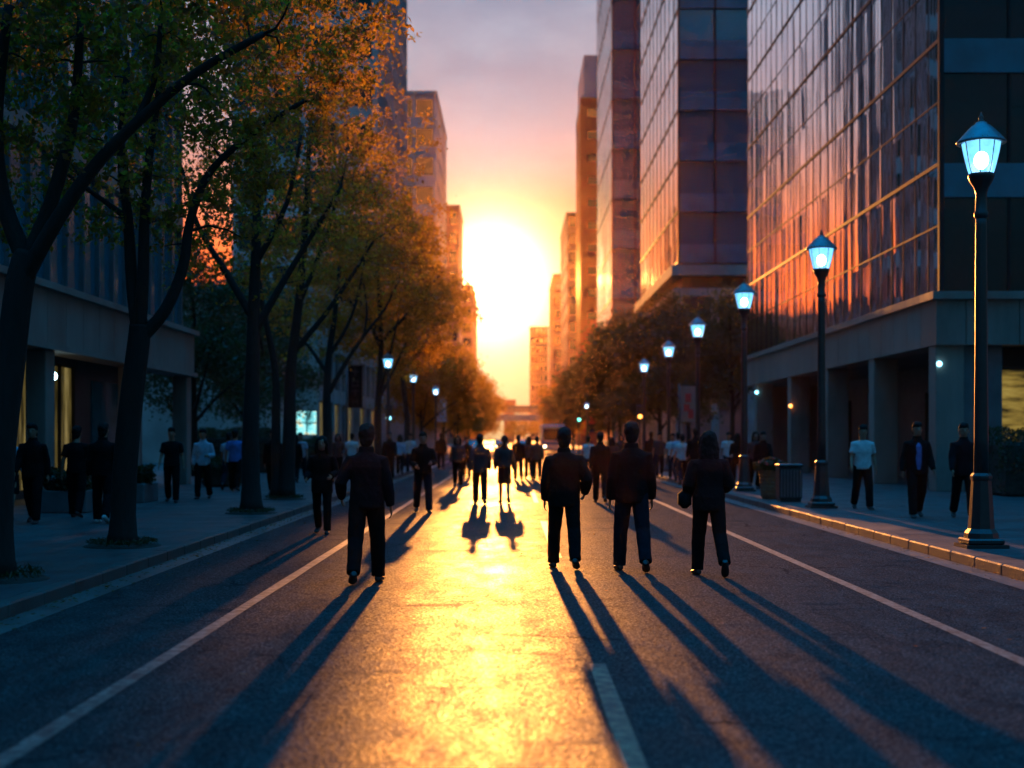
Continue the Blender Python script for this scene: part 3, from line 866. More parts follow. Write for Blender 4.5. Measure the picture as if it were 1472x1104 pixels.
def tree(name, label, loc, limbs, blobs, natt, nleaf, lsize, sig, leafm, seed, group=None, seg=8):
    """limbs: list of (points, r0, r1) relative to loc; twigs join each leaf clump to the nearest branch"""
    rng = np.random.default_rng(seed)
    r = thing(name, label, 'tree', loc, 0, group)
    b = MB(); nodes = []; nrad = []
    for pts, r0, r1 in limbs:
        # resample with a little wander
        P = [Vector(p) for p in pts]
        Q = []
        for i in range(len(P)-1):
            p0, p1, p2, p3 = P[max(i-1,0)], P[i], P[i+1], P[min(i+2,len(P)-1)]
            for k in range(4):
                t = k/4
                Q.append(.5*((2*p1)+(p2-p0)*t+(2*p0-5*p1+4*p2-p3)*t*t+(3*p1-p0-3*p2+p3)*t**3))
        Q.append(P[-1])
        m = len(Q)
        rad = [r0+(r1-r0)*(i/(m-1)) for i in range(m)]
        if r0 > .12 and Q[0].z < .3:
            rad[0] *= 1.35; rad[1] *= 1.12
        b.tube(Q, rad, seg+2)
        for i, q in enumerate(Q):
            if q.z > 1.9: nodes.append(np.array(q)); nrad.append(rad[i])
    att = blob_points(blobs, natt, rng)
    nd = np.array(nodes)
    dist = np.min(np.linalg.norm(att[:,None]-nd[None], axis=2), axis=1)
    order = np.argsort(dist)
    cap = len(nodes)+natt*4+8
    N = np.zeros((cap,3)); N[:len(nodes)] = nodes; cnt = len(nodes)
    for ai in order:
        a = att[ai]
        dd = np.linalg.norm(N[:cnt]-a, axis=1) + .35*np.maximum(0, N[:cnt,2]-a[2])
        j = int(np.argmin(dd)); s0 = N[j]; rp_ = nrad[j]
        ln = np.linalg.norm(a-s0)
        if ln < .05: continue
        r0 = min(rp_*.7, .012+.016*ln)
        perp = rng.normal(size=3)*ln*.10
        m1 = s0*.66+a*.34+perp+np.array([0,0,.06*ln]); m2 = s0*.3+a*.7+perp*.7+np.array([0,0,.05*ln])
        b.tube([s0, m1, m2, a], [r0, r0*.8, r0*.6, r0*.35], 5, cap=False)
        for q, rr in ((m1, r0*.8), (m2, r0*.6), (a, r0*.45)):
            if cnt < cap: N[cnt] = q; nrad.append(rr); cnt += 1
    b.build('trunk', M['bark'], r, True, True)
    w = rng.uniform(.4, 1.6, size=len(att)); w = w/w.sum()
    idx = rng.choice(len(att), size=nleaf, p=w)
    pos = att[idx] + rng.normal(size=(nleaf,3))*np.array([sig, sig, sig*.7])*rng.uniform(.5,1.3,size=(nleaf,1))
    obj('crown', leaf_mesh('crown', pos, lsize, rng), M[leafm], r)
    return r

G_T = 'trees along the left pavement'
# near trees, limb by limb (metres from the base)
tree('street_tree', 'dark tree at the left frame edge with a long limb sweeping up to the right', (-5.5,15.2,PAVE),
     [([(0,0,0),(.02,0,1.2),(.12,.05,2.3),(.22,.05,3.15),(.30,.1,3.5)], .17, .15),
      ([(.28,.1,3.4),(.02,.1,4.1),(-.08,.2,5.0),(.05,.2,6.2)], .11, .05),
      ([(.30,.1,3.45),(.52,.2,4.1),(.72,.3,5.0),(.80,.3,6.1)], .10, .04),
      ([(.26,.05,3.2),(.62,-.1,3.75),(1.05,-.15,4.35),(1.55,-.2,4.85),(2.2,-.3,5.35),(2.9,-.3,5.75)], .095, .035),
      ([(1.55,-.2,4.85),(1.72,-.1,5.4),(1.75,0,6.1)], .05, .02)],
     [((.0,.2,6.7),(1.5,1.8,1.5)), ((1.4,.1,6.7),(1.6,1.6,1.2)), ((-.9,.3,5.6),(1.0,1.5,1.1)), ((2.7,.2,6.4),(1.1,1.3,.9)), ((.8,.4,7.9),(1.8,1.8,1.0)), ((.75,.5,4.9),(1.0,1.3,.6)), ((1.9,.3,5.5),(.9,1.2,.5))],
     640, 18500, .098, .11, 'leaf', 11, G_T)
tree('street_tree', 'tree with forked trunk standing nearest the kerb in a grassy pit', (-5.45,19.9,PAVE),
     [([(0,0,0),(.03,0,1.0),(.12,0,2.0),(.22,.02,2.85),(.24,.02,3.1)], .185, .15),
      ([(.22,.02,2.95),(.12,.05,3.7),(.05,.1,4.6),(-.05,.1,5.6),(.05,.1,6.8)], .105, .04),
      ([(.24,0,3.0),(.30,-.05,3.8),(.34,-.1,4.7),(.42,0,5.8),(.6,.1,7.0)], .10, .04),
      ([(.24,.02,2.9),(.58,.05,3.3),(.82,.1,3.9),(.92,.15,4.6),(1.2,.2,5.3),(1.9,.2,5.9),(2.5,.3,6.3)], .10, .03),
      ([(.05,.1,4.6),(-.5,.15,5.0),(-1.2,.2,5.5)], .05, .02)],
     [((.3,.2,7.4),(2.1,2.0,1.7)), ((1.7,.2,6.9),(1.7,1.8,1.3)), ((-1.3,.2,6.4),(1.3,1.6,1.3)), ((.9,.3,5.6),(1.5,1.5,.8)), ((2.9,.2,7.6),(1.1,1.3,1.2)), ((-.4,.3,4.9),(1.0,1.2,.6)), ((1.1,.3,4.6),(1.1,1.2,.55)), ((-1.3,.3,4.7),(1.0,1.2,.6)), ((2.1,.3,5.6),(1.1,1.2,.6))],
     740, 21500, .098, .11, 'leaf', 12, G_T)
tree('street_tree', 'straight trunked tree second along the kerb with leaf litter around its foot', (-5.22,28.5,PAVE),
     [([(0,0,0),(-.02,0,1.4),(.02,0,2.8),(.05,0,4.2),(.1,0,5.6),(.12,.1,7.4)], .20, .07),
      ([(.04,0,3.6),(.6,.05,4.6),(1.2,.1,5.6),(1.8,.1,6.6)], .09, .03),
      ([(.04,0,3.9),(-.5,.05,4.8),(-1.1,.1,5.8),(-1.4,.1,6.9)], .09, .03),
      ([(.08,0,5.0),(.7,0,6.2),(1.0,0,7.6)], .07, .03)],
     [((0,.2,7.6),(2.4,2.3,2.4)), ((1.6,.2,7.2),(1.7,1.8,2.0)), ((-1.6,.2,6.4),(1.5,1.9,1.6)), ((.9,.2,5.6),(1.6,1.6,1.1)), ((.3,.2,9.9),(1.9,2.0,1.3)), ((2.3,0,9.2),(1.0,1.2,.9)), ((-.6,0,4.5),(1.1,1.1,.6))],
     520, 10500, .105, .115, 'leaf', 13, G_T)
tree('street_tree', 'double trunked tree, two stems rising from one foot', (-5.6,35.0,PAVE),
     [([(.05,0,0),(.12,0,1.6),(.16,0,3.2),(.35,0,4.8),(.5,.1,6.8),(.6,.1,9)], .19, .05),
      ([(-.20,.05,0),(-.22,.05,1.6),(-.24,.05,3.2),(-.55,.05,4.8),(-.8,.1,6.6)], .14, .04),
      ([(.2,0,3.6),(.95,.05,4.5),(1.7,.1,5.6),(2.2,.1,6.4)], .08, .03),
      ([(.35,0,4.8),(1.0,0,6.4),(1.5,0,8.2)], .07, .03)],
     [((.2,.2,8.2),(2.4,2.4,2.6)), ((1.9,.2,7.4),(1.7,1.9,2.0)), ((-1.5,.2,7.0),(1.5,1.9,1.9)), ((1.2,.2,5.6),(1.5,1.6,1.0)), ((.8,.2,10.6),(1.9,2.0,1.3)), ((2.7,.1,9.2),(1.1,1.3,1.1)), ((3.0,.1,6.0),(.9,1.1,.8))],
     520, 11000, .112, .125, 'leaf', 14, G_T)
tree('street_tree', 'thin tree with open branches lit orange behind the near suited man', (-6.1,47.0,PAVE),
     [([(0,0,0),(.0,0,1.5),(-.02,0,2.8),(.05,0,4.2),(.25,0,5.6),(.4,0,7.2)], .19, .06),
      ([(.0,0,2.9),(.55,0,3.9),(1.2,.05,4.9),(1.9,.1,5.8),(2.4,.1,6.9)], .09, .03),
      ([(.02,0,3.6),(-.6,.05,4.5),(-1.3,.1,5.2)], .08, .03),
      ([(.05,0,4.2),(.7,0,5.3),(1.1,0,6.6),(1.3,0,8)], .07, .03),
      ([(1.2,.05,4.9),(1.3,.05,5.7),(1.2,.05,6.6)], .05, .02)],
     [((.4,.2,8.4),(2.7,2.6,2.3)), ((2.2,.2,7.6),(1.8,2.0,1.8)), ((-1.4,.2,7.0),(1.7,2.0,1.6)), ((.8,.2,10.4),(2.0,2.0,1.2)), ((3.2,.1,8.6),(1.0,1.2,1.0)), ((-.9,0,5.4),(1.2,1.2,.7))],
     520, 14000, .13, .155, 'leaf_warm', 15, G_T)

def auto_tree(name, label, loc, h, cr, seed, leafm, group, nleaf=9000, lsize=.17, trunk=.17, natt=150, sig=.4, clear=.33):
    rnd = random.Random(seed)
    limbs = [([(0,0,0), (rnd.uniform(-.1,.1),0,h*.2), (rnd.uniform(-.2,.2),rnd.uniform(-.2,.2),h*.42), (rnd.uniform(-.3,.3),0,h*.66), (rnd.uniform(-.4,.4),0,h*.88)], trunk, trunk*.25)]
    for k in range(5):
        a = 2*math.pi*k/5 + rnd.uniform(-.4,.4); z0 = h*rnd.uniform(clear*.8, .5)
        l = cr*rnd.uniform(.55,.8)
        limbs.append(([(0,0,z0), (l*.45*math.cos(a), l*.45*math.sin(a), z0+h*.11), (l*math.cos(a), l*math.sin(a), z0+h*rnd.uniform(.2,.32))], trunk*.5, trunk*.15))
    blobs = [((0,0,h*.66), (cr*.7, cr*.7, h*.27))]
    for k in range(8):
        a = 2*math.pi*k/8 + rnd.uniform(-.4,.4); rr = cr*rnd.uniform(.45,.68); q = cr*rnd.uniform(.30,.46)
        blobs.append(((rr*math.cos(a), rr*math.sin(a), h*rnd.uniform(clear+.1, .80)), (q, q, q*rnd.uniform(.65,.95))))
    blobs.append(((rnd.uniform(-.3,.3)*cr, 0, h*.90), (cr*.42, cr*.42, h*.10)))
    return tree(name, label, loc, limbs, blobs, natt, nleaf, lsize, sig, leafm, seed, group, 6)

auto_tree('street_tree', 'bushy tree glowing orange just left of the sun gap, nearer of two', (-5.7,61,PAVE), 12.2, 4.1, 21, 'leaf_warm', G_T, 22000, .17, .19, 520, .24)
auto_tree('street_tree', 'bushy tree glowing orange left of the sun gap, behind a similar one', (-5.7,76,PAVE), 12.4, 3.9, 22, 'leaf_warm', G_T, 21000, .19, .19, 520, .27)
far_l = [(-6.5,104,9.0,3.6,'rounded far tree behind the third left lamp'), (-5.9,124,9.0,3.9,'rounded far tree behind the banner lamp on the left'),
         (-5.6,146,9.6,4.1,'rounded far tree left of the bridge, third from the banner lamp'), (-5.2,172,10.0,4.4,'rounded far tree left of the bridge, last but one before the glow'),
         (-4.9,205,9.6,4.8,'rounded far tree left of the bridge, at the end of the left row')]
for i, (x, y, h, cr, lab) in enumerate(far_l):
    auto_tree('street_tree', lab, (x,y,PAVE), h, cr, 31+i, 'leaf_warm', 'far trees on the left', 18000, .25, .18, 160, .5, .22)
far_r = [(9.6,92,10.6,3.9,'tall dark tree right of the tallest man, before the tower podium'), (8.2,108,11.0,4.2,'dark tree with domed top above the tallest man'),
         (8.8,128,10.5,4.2,'mid right tree behind the sixth lamp'), (8.0,150,10.0,4.2,'orange tinged tree second from the end of the right row'),
         (7.6,176,9.2,4.2,'orange tinged tree near the end of the right row'), (7.2,206,9.0,4.6,'last orange tree of the right row beside the sun gap')]
for i, (x, y, h, cr, lab) in enumerate(far_r):
    auto_tree('street_tree', lab, (x,y,PAVE), h, cr, 41+i, 'leaf_dark' if i < 5 else 'leaf_warm', 'far trees on the right', 32000, .24, .18, 220, .45, .22)
for i, (x, y, h, cr, lab) in enumerate([(12.4,80,10.2,3.4,'dark green tree tucked at the end of the mirrored facade'), (10.6,86,9.4,3.0,'dark green tree behind the fourth lamp'),
        (-12.5,56,9.5,3.4,'dark tree in the court right of the podium corner'), (-11.5,64,8.5,3.2,'dark tree in the court behind the second kerb tree'), (-13.5,72,10.5,3.8,'dark tree at the back of the court beside the pale wall')]):
    auto_tree('court_tree', lab, (x,y,PAVE), h, cr, 61+i, 'leaf_dark', 'dark trees beside the buildings', 16000, .18, .17, 160, .42, .25)

for x, y, sd, lab in ((-5.5, 8.6, 91, 'leafy kerb tree added for shade out of view at the left, nearest the viewer'), (-5.5, 2.5, 92, 'unseen leafy kerb tree added for shade beside the viewer')):  # row carried on out of view, added to shade the left lane
    auto_tree('street_tree', lab, (x,y,PAVE), 10.5, 4.0, sd, 'leaf', G_T, 9000, .17, .18, 200, .35, .40)
# grass in the tree pits
for k, (x, y) in enumerate([(-5.45,19.9), (-5.22,28.5), (-5.6,35.0), (-5.5,15.2), (-6.1,47.0)]):
    rr = [(.95,.06),(.9,.10),(.5,.12),(.02,.13)] if False else None
    b = MB(); b.lathe([(.55,PAVE-.02),(.53,PAVE+.012),(.35,PAVE+.03),(.05,PAVE+.05)], (x,y,0), 18); tag(b.build('soil_pit', M['soil'], None, True), kind='structure')
n = 1900
c = np.array([(-5.45,19.9), (-5.22,28.5), (-5.6,35.0), (-5.5,15.2)])[rng.integers(0,4,n)]
a = rng.uniform(0, 2*math.pi, n); q = np.sqrt(rng.uniform(.05, 1, n))*.62
pos = np.stack([c[:,0]+q*np.cos(a)*.75, c[:,1]+q*np.sin(a), PAVE+.05+rng.uniform(0,.05,n)], 1)
tag(obj('pit_grass', leaf_mesh('pit_grass', pos, .11, rng, .16), M['hedge']), 'tufts of low grass round the feet of the kerb trees', 'grass', kind='stuff')

# ================================================================== BUILDINGS
def wall_panels(mb, o, u, n, width, z0, z1, pw, fh, tilt, rnd, gap=.0):
    """separate panes, each very slightly out of plane, as real curtain walls are"""
    o = Vector(o); u = Vector(u); n = Vector(n)
    nx = max(1, round(width/pw)); nz = max(1, round((z1-z0)/fh))
    for i in range(nx):
        for k in range(nz):
            a0 = width*i/nx; a1 = width*(i+1)/nx; b0 = z0+(z1-z0)*k/nz; b1 = z0+(z1-z0)*(k+1)/nz
            th = rnd.gauss(0, tilt); tv = rnd.gauss(0, tilt*.6)
            hw = (a1-a0)/2; hh = (b1-b0)/2
            def P(s, t):
                p = o + u*((a0+a1)/2 + s*hw) + n*(s*hw*th + t*hh*tv)
                return (p.x, p.y, (b0+b1)/2 + t*hh)
            q = [P(-1,-1), P(1,-1), P(1,1), P(-1,1)]
            if u.cross(Vector((0,0,1))).dot(n) < 0: q.reverse()
            mb.quad(*q)

def bars(mb, o, u, n, width, z0, z1, pw, w, d):
    o = Vector(o); u = Vector(u); n = Vector(n)
    nx = max(1, round(width/pw))
    for i in range(nx+1):
        c = o + u*(width*i/nx) + n*(d/2-.01)
        mb.obox((c.x, c.y), u, n, w/2, d/2+.01, z0, z1)

def belt(mb, o, u, n, width, z0, z1, d, ext=0.0):
    o = Vector(o); u = Vector(u); n = Vector(n)
    c = o + u*(width/2) + n*(d/2-.01)
    mb.obox((c.x, c.y), u, n, width/2+ext, d/2+.01, z0, z1)

U_Y, U_X = (0,1,0), (1,0,0)
# ---- the mirrored office building on the right
def right_building():
    rnd = random.Random(5)
    X, Y0, Y1, H = 12.1, 40.0, 73.0, 44.0
    r = thing('office_building', 'mirror glass office building over a concrete arcade at the right', 'building', (X, Y0, PAVE))
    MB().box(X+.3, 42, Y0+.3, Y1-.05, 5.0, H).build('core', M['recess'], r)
    g = MB(); wall_panels(g, (X,Y0,0), U_Y, (-1,0,0), Y1-Y0, 5.75, H, 1.3, 3.5/2, .006, rnd); g.build('mirror_facade', M['glass_mirror'], r)
    g = MB(); wall_panels(g, (X,Y0,0), U_X, (0,-1,0), 30, 5.75, H, 1.9, 3.5/2, .008, rnd); g.build('front_glazing', M['glass_dark'], r)
    m = MB(); bars(m, (X,Y0,0), U_Y, (-1,0,0), Y1-Y0, 5.75, H, 1.3, .022, .018); m.build('mullion', M['mullion'], r)
    m = MB(); bars(m, (X,Y0,0), U_X, (0,-1,0), 30, 5.75, H, 1.9, .07, .06); m.build('mullion', M['mullion'], r)
    z = 9.35
    while z < H:
        b = MB(); belt(b, (X,Y0,0), U_Y, (-1,0,0), Y1-Y0, z, z+.10, .035); b.build('floor_band', M['band'], r)
        b = MB(); belt(b, (X,Y0,0), U_Y, (-1,0,0), Y1-Y0, z-1.71, z-1.67, .02); b.build('transom', M['mullion'], r)
        b = MB(); belt(b, (X,Y0,0), U_X, (0,-1,0), 30, z-.95, z, .10); b.build('spandrel', M['spandrel'], r)
        z += 3.5
    MB().box(X-.12, X+.02, Y0-.12, Y0+.03, 5.76, H).build('corner_post', M['mullion'], r)
    # fascia: concrete panels with open joints, ledges above and below
    b = MB(); y = Y0-.2
    while y < Y1-.1:
        y1 = min(y+1.5, Y1); b.box(X-.22, X+.6, y+.012, y1-.012, 4.25, 5.52); y = y1
    b.box(X-.16, X+.5, Y0-.1, Y1, 4.3, 5.5)
    x = X+.62
    while x < 41:
        b.box(x, x+1.476, Y0-.2, Y0+.5, 4.25, 5.52); x += 1.5
    b.build('fascia', M['concrete'], r)
    b = MB(); b.box(X-.36, X+.5, Y0-.34, Y1, 5.523, 5.74); b.build('ledge', M['concrete'], r)
    b = MB(); b.box(X+.503, 42, Y0-.34, Y0+.5, 5.523, 5.74); b.build('ledge', M['concrete'], r)
    for yc in (40.35, 47.2, 54.1, 61.2, 69.6):
        MB().bevel_box(X-.18, X+.62, yc-.35, yc+.35, PAVE, 4.245, .02).build('column', M['concrete'], r)
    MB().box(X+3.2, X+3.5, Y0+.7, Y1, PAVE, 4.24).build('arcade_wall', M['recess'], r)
    b = MB()
    for ya in (44, 51, 58, 65.5):
        b.box(X+3.12, X+3.196, ya-1.4, ya+1.4, .35, 3.3)
    b.build('shop_glazing', M['glass_dark'], r)
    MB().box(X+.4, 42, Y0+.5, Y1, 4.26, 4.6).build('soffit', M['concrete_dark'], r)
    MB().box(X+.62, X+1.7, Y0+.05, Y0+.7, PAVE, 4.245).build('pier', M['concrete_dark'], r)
    MB().box(X+1.95, X+9, Y0+1.0, Y0+1.1, .9, 3.6).build('lit_glazing', M['lit_yellow'], r)
    MB().box(X+1.72, X+20, Y0+.55, Y0+.98, PAVE, .85).build('sill_wall', M['concrete_dark'], r)
    b = MB()
    for q in range(6): b.box(X+1.8+q*1.3, X+1.88+q*1.3, Y0+.86, Y0+.97, .86, 3.7)
    b.box(X+1.75, X+9, Y0+.86, Y0+.97, 3.7, 4.24); b.build('window_frame', M['mullion'], r)
    MB().box(X+.4, 42, Y1-.35, Y1, PAVE, 4.24).build('end_wall', M['concrete'], r)
    for (y, z, mk) in ((40.0-.06, 3.72, 'small_bulb'), (69.6-.42, 3.85, 'small_bulb'), (61.2-.42, 3.0, 'warm_small')):
        b = MB(); xx = X-.10 if y < 41 else X-.2
        b.ball((xx, y, z), .075, 10, 7); b.build('wall_light', M[mk], r, True)
right_building()

# ---- the podium building at the left
def left_building():
    rnd = random.Random(9)
    X, Y0, Y1 = -10.6, 12.0, 47.0
    r = thing('podium_building', 'low concrete fronted building with lit shop window behind the near trees at left', 'building', (X, Y1, PAVE))
    b = MB(); y = Y1
    while y > Y0:
        y1 = max(y-1.35, Y0); b.box(X-.6, X+.1, y1+.012, y-.012, 3.78, 5.0); y = y1
    b.box(X-.5, X+.05, Y0, Y1-.06, 3.8, 4.98)
    x = X-.62
    while x > -30:
        b.box(x-1.33, x, Y1-.6, Y1-.001, 3.78, 5.0); x -= 1.354
    b.build('fascia', M['concrete'], r)
    MB().box(X-.6, X+.25, Y0, Y1+.15, 5.003, 5.16).build('ledge', M['concrete'], r)
    MB().box(X-.6, X+.2, Y0, Y1+.1, 3.65, 3.777).build('ledge', M['concrete'], r)
    for yc in (46.6, 40.2, 32.6, 25.4, 18.4):
        MB().bevel_box(X-.45, X+.02, yc-.32, yc+.32, PAVE, 3.648, .02).build('column', M['concrete'], r)
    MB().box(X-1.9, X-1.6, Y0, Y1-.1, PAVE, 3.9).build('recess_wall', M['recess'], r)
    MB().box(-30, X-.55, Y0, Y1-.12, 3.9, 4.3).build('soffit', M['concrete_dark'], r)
    MB().box(X-1.598, X-1.54, 33.2, 39.4, .35, 3.55).build('lit_shop_window', M['lit_warm'], r)
    b = MB()
    for yc in (33.2, 34.4, 35.6, 36.8, 38.0, 39.2): b.box(X-1.535, X-1.45, yc-.035, yc+.035, .3, 3.6)
    b.build('window_frame', M['mullion'], r)
    MB().box(X-1.598, X-1.55, 41.2, 44.0, .4, 3.3).build('shop_glazing', M['glass_teal'], r)
    MB().box(X-1.598, X-1.55, 26.2, 31.8, .4, 3.3).build('shop_glazing', M['glass_dark'], r)
    b = MB(); b.ball((X-.25, 33.6, 3.1), .11, 12, 8); b.build('ceiling_light', emat_globe, r, True)
    b = MB(); b.tube([(X-.25,33.6,3.2),(X-.25,33.6,3.66)], .015, 6); b.build('light_cord', M['iron'], r)
    # glazed upper storeys, set back a little
    H = 19.0
    MB().box(-30, X-.45, Y0, Y1-.35, 5.165, H).build('core', M['recess'], r)
    g = MB(); wall_panels(g, (X-.35,Y0,0), U_Y, (1,0,0), Y1-.3-Y0, 5.17, H, 1.35, 3.45, .008, rnd); g.build('upper_glazing', M['glass_teal'], r)
    m = MB(); bars(m, (X-.35,Y0,0), U_Y, (1,0,0), Y1-.3-Y0, 5.17, H, 1.35, .09, .12); m.build('mullion', M['concrete_dark'], r)
    for z in (8.4, 11.9, 15.4, 18.8):
        b = MB(); belt(b, (X-.35,Y0,0), U_Y, (1,0,0), Y1-.3-Y0, z, z+.5, .16); b.build('floor_band', M['concrete'], r)
    g = MB(); wall_panels(g, (-30,Y1-.3,0), U_X, (0,1,0), 19.05, 5.17, H, 1.35, 3.45, .008, rnd); g.build('end_glazing', M['glass_teal'], r)
emat_globe = emat('globe_light', (.45,.85,1.0), 9)
left_building()

# ---- generic tower with piers, spandrels and separate windows
def pier_tower(name, label, x0, x1, y0, y1, h, fh, bay, wallm, side, z_base=0.0, cap=None, win='glass_dark', pw=.5, group=None, front_bay=None, sp=.38, rec=.2, spw=None):
    spw = spw or pw
    """side: -1 if its street face looks to -X (right of the street), +1 if it looks to +X"""
    xs = x0 if side < 0 else x1
    r = thing(name, label, 'building', (xs, y0, 0), 0, group)
    d = .30
    MB().box(x0+d, x1-d, y0+d, y1-d, 0, h-.3).build('core', M['recess'], r)
    nfl = int((h-z_base)/fh)
    w = MB()
    fb = front_bay or bay
    nx = max(2, round((x1-x0)/fb)); ny = max(2, round((y1-y0)/bay))
    for i in range(nx+1):
        c = x0+.25+(x1-x0-.5)*i/nx; w.box(c-.25*pw*2, c+.25*pw*2, y0, y0+d+.05, z_base, h)
    for i in range(1, ny+1):
        c = y0+.25+(y1-y0-.5)*i/ny
        if side < 0: w.box(x0, x0+d+.05, c-spw/2, c+spw/2, z_base, h)
        else: w.box(x1-d-.05, x1, c-spw/2, c+spw/2, z_base, h)
    w.build('pier', M[wallm], r)
    s = MB()
    for k in range(nfl+1):
        z = z_base+k*fh
        z1 = min(z+fh*sp, h)
        if z1 <= z: continue
        s.box(x0+.06, x1-.06, y0+.06, y0+d+.03, z, z1)
        if side < 0: s.box(x0+.06, x0+d+.03, y0+d+.04, y1-.06, z, z1)
        else: s.box(x1-d-.03, x1-.06, y0+d+.04, y1-.06, z, z1)
    s.build('spandrel', M[wallm], r)
    s = MB(); s.box(x0-.15, x1+.15, y0-.15, y1+.15, h, h+.5); s.build('parapet', M[cap or wallm], r)
    # windows: the largest ones get an object each
    mf = MB().quad((-.5,0,0), (.5,0,0), (.5,0,1), (-.5,0,1)).mesh('window'); mf.materials.append(M[win])
    ms = MB(); (ms.quad((0,.5,0), (0,-.5,0), (0,-.5,1), (0,.5,1)) if side < 0 else ms.quad((0,-.5,0), (0,.5,0), (0,.5,1), (0,-.5,1)))
    ms = ms.mesh('window'); ms.materials.append(M[win])
    cnt = 0; rest = MB()
    for k in range(nfl):
        z = z_base+k*fh+fh*sp
        for i in range(nx):
            ww = (x1-x0-.5)/nx; c = x0+.25+ww*(i+.5)
            if cnt < 45:
                o = bpy.data.objects.new('window', mf); COL.objects.link(o); o.parent = r
                o.location = (c-xs, .20, z); o.scale = (ww-pw, 1, fh*(1-sp)); cnt += 1
            else: rest.quad((c-(ww-pw)/2,y0+.20,z), (c+(ww-pw)/2,y0+.20,z), (c+(ww-pw)/2,y0+.20,z+fh*(1-sp)), (c-(ww-pw)/2,y0+.20,z+fh*(1-sp)))
        for i in range(ny):
            ww = (y1-y0-.5)/ny; c = y0+.25+ww*(i+.5)
            if cnt < 95:
                o = bpy.data.objects.new('window', ms); COL.objects.link(o); o.parent = r
                o.location = ((rec if side < 0 else -rec), c-y0, z); o.scale = (1, ww-spw, fh*(1-sp)); cnt += 1
            else:
                X = x0+rec if side < 0 else x1-rec; a, b2 = c-(ww-spw)/2, c+(ww-spw)/2
                if side < 0: rest.quad((X,b2,z), (X,a,z), (X,a,z+fh*(1-sp)), (X,b2,z+fh*(1-sp)))
                else: rest.quad((X,a,z), (X,b2,z), (X,b2,z+fh*(1-sp)), (X,a,z+fh*(1-sp)))
    if rest.v: tag(rest.build('upper_windows', M[win], r), kind='stuff')
    return r

# ---- glass towers on the right
def glass_tower(label, X, x1, y0, y1, h, pod, fh, seed, podm):
    rnd = random.Random(seed)
    r = thing('glass_tower', label, 'building', (X, y0, 0))
    MB().box(X+.3, x1, y0+.3, y1, 0, h).build('core', M['recess'], r)
    g = MB(); wall_panels(g, (X,y0,0), U_Y, (-1,0,0), y1-y0, pod+.4, h, 1.6, fh/2, .004, rnd); g.build('mirror_facade', M['glass_tower'], r)
    m = MB(); bars(m, (X,y0,0), U_Y, (-1,0,0), y1-y0, pod+.4, h, 3.2, .05, .04); m.build('mullion', M['mullion'], r)
    z = pod+.4; k = 0
    wd = x1-X; nb = 3
    while z < h-.5:
        b = MB(); belt(b, (X,y0,0), U_X, (0,-1,0), wd, z, z+fh*.36, .25); b.build('spandrel', M['spandrel'], r)
        b = MB(); belt(b, (X,y0,0), U_Y, (-1,0,0), y1-y0, z, z+.18, .06); b.build('floor_line', M['band'], r)
        g = MB(); wall_panels(g, (X,y0,0), U_X, (0,-1,0), wd, z+fh*.36, z+fh, 2.2, fh*.64, .006, rnd)
        g.build('window_band', M['glass_teal'], r)
        z += fh; k += 1
    m = MB(); bars(m, (X,y0,0), U_X, (0,-1,0), wd, pod+.4, z, 2.9, .16, .32); m.build('mullion', M['mullion'], r)
    if pod > 1:
        b = MB(); b.box(X-.6, x1, y0-.5, y1+.3, pod-.6, pod+.2); b.box(X-.35, x1, y0-.3, y1+.2, pod-2.2, pod-1.6); b.build('cornice', M[podm], r)
        m = MB(); bars(m, (X,y0,0), U_Y, (-1,0,0), y1-y0, 0, pod-2.2, 2.0, .5, .3); bars(m, (X,y0,0), U_X, (0,-1,0), wd, 0, pod-2.2, 3.0, .6, .3); m.build('pilaster', M[podm], r)
        MB().box(X+.02, x1, y0+.02, y1, 0, pod-2.2).build('podium_glazing', M['glass_tower'], r)
    return r
glass_tower('glass tower with dark window bands and orange lit cornice left of the mirrored office', 13.1, 36, 112, 145, 78, 15, 4.0, 3, 'stone_light')
glass_tower('narrower glass tower half hidden behind the banded one', 13.1, 34, 186, 219, 90, 0, 6.5, 4, 'stone_light')
pier_tower('red_tower', 'deep red tower with grey crown beside the sun gap', 13.1, 30, 265, 290, 65, 4.2, 3.0, 'tower_red', -1, cap='tower_grey', front_bay=3.6, sp=.62, pw=1.3, rec=.08, win='glass_block')
def crown():
    r = [o for o in bpy.data.objects if o.name.startswith('red_tower')][0]
    MB().box(13.4, 30, 265.3, 289, 65.5, 73).build('crown_storey', M['tower_grey'], r)
crown()
pier_tower('stone_tower', 'tan tower stepping down left of the red tower', 13.1, 30, 340, 384, 55, 4.2, 3.4, 'tower_tan', -1, win='glass_block', rec=.05, spw=.25)
pier_tower('stone_tower', 'lowest tan tower at the end of the right row', 13.1, 30, 450, 500, 53, 4.2, 3.4, 'tower_tan', -1, win='glass_block', rec=.05, spw=.25)
pier_tower('stone_tower', 'lone far tower standing in the haze right of the sun', 7.6, 15.4, 600, 616, 48, 4.0, 2.2, 'tower_tan', -1, front_bay=2.0, win='glass_block', rec=.05)
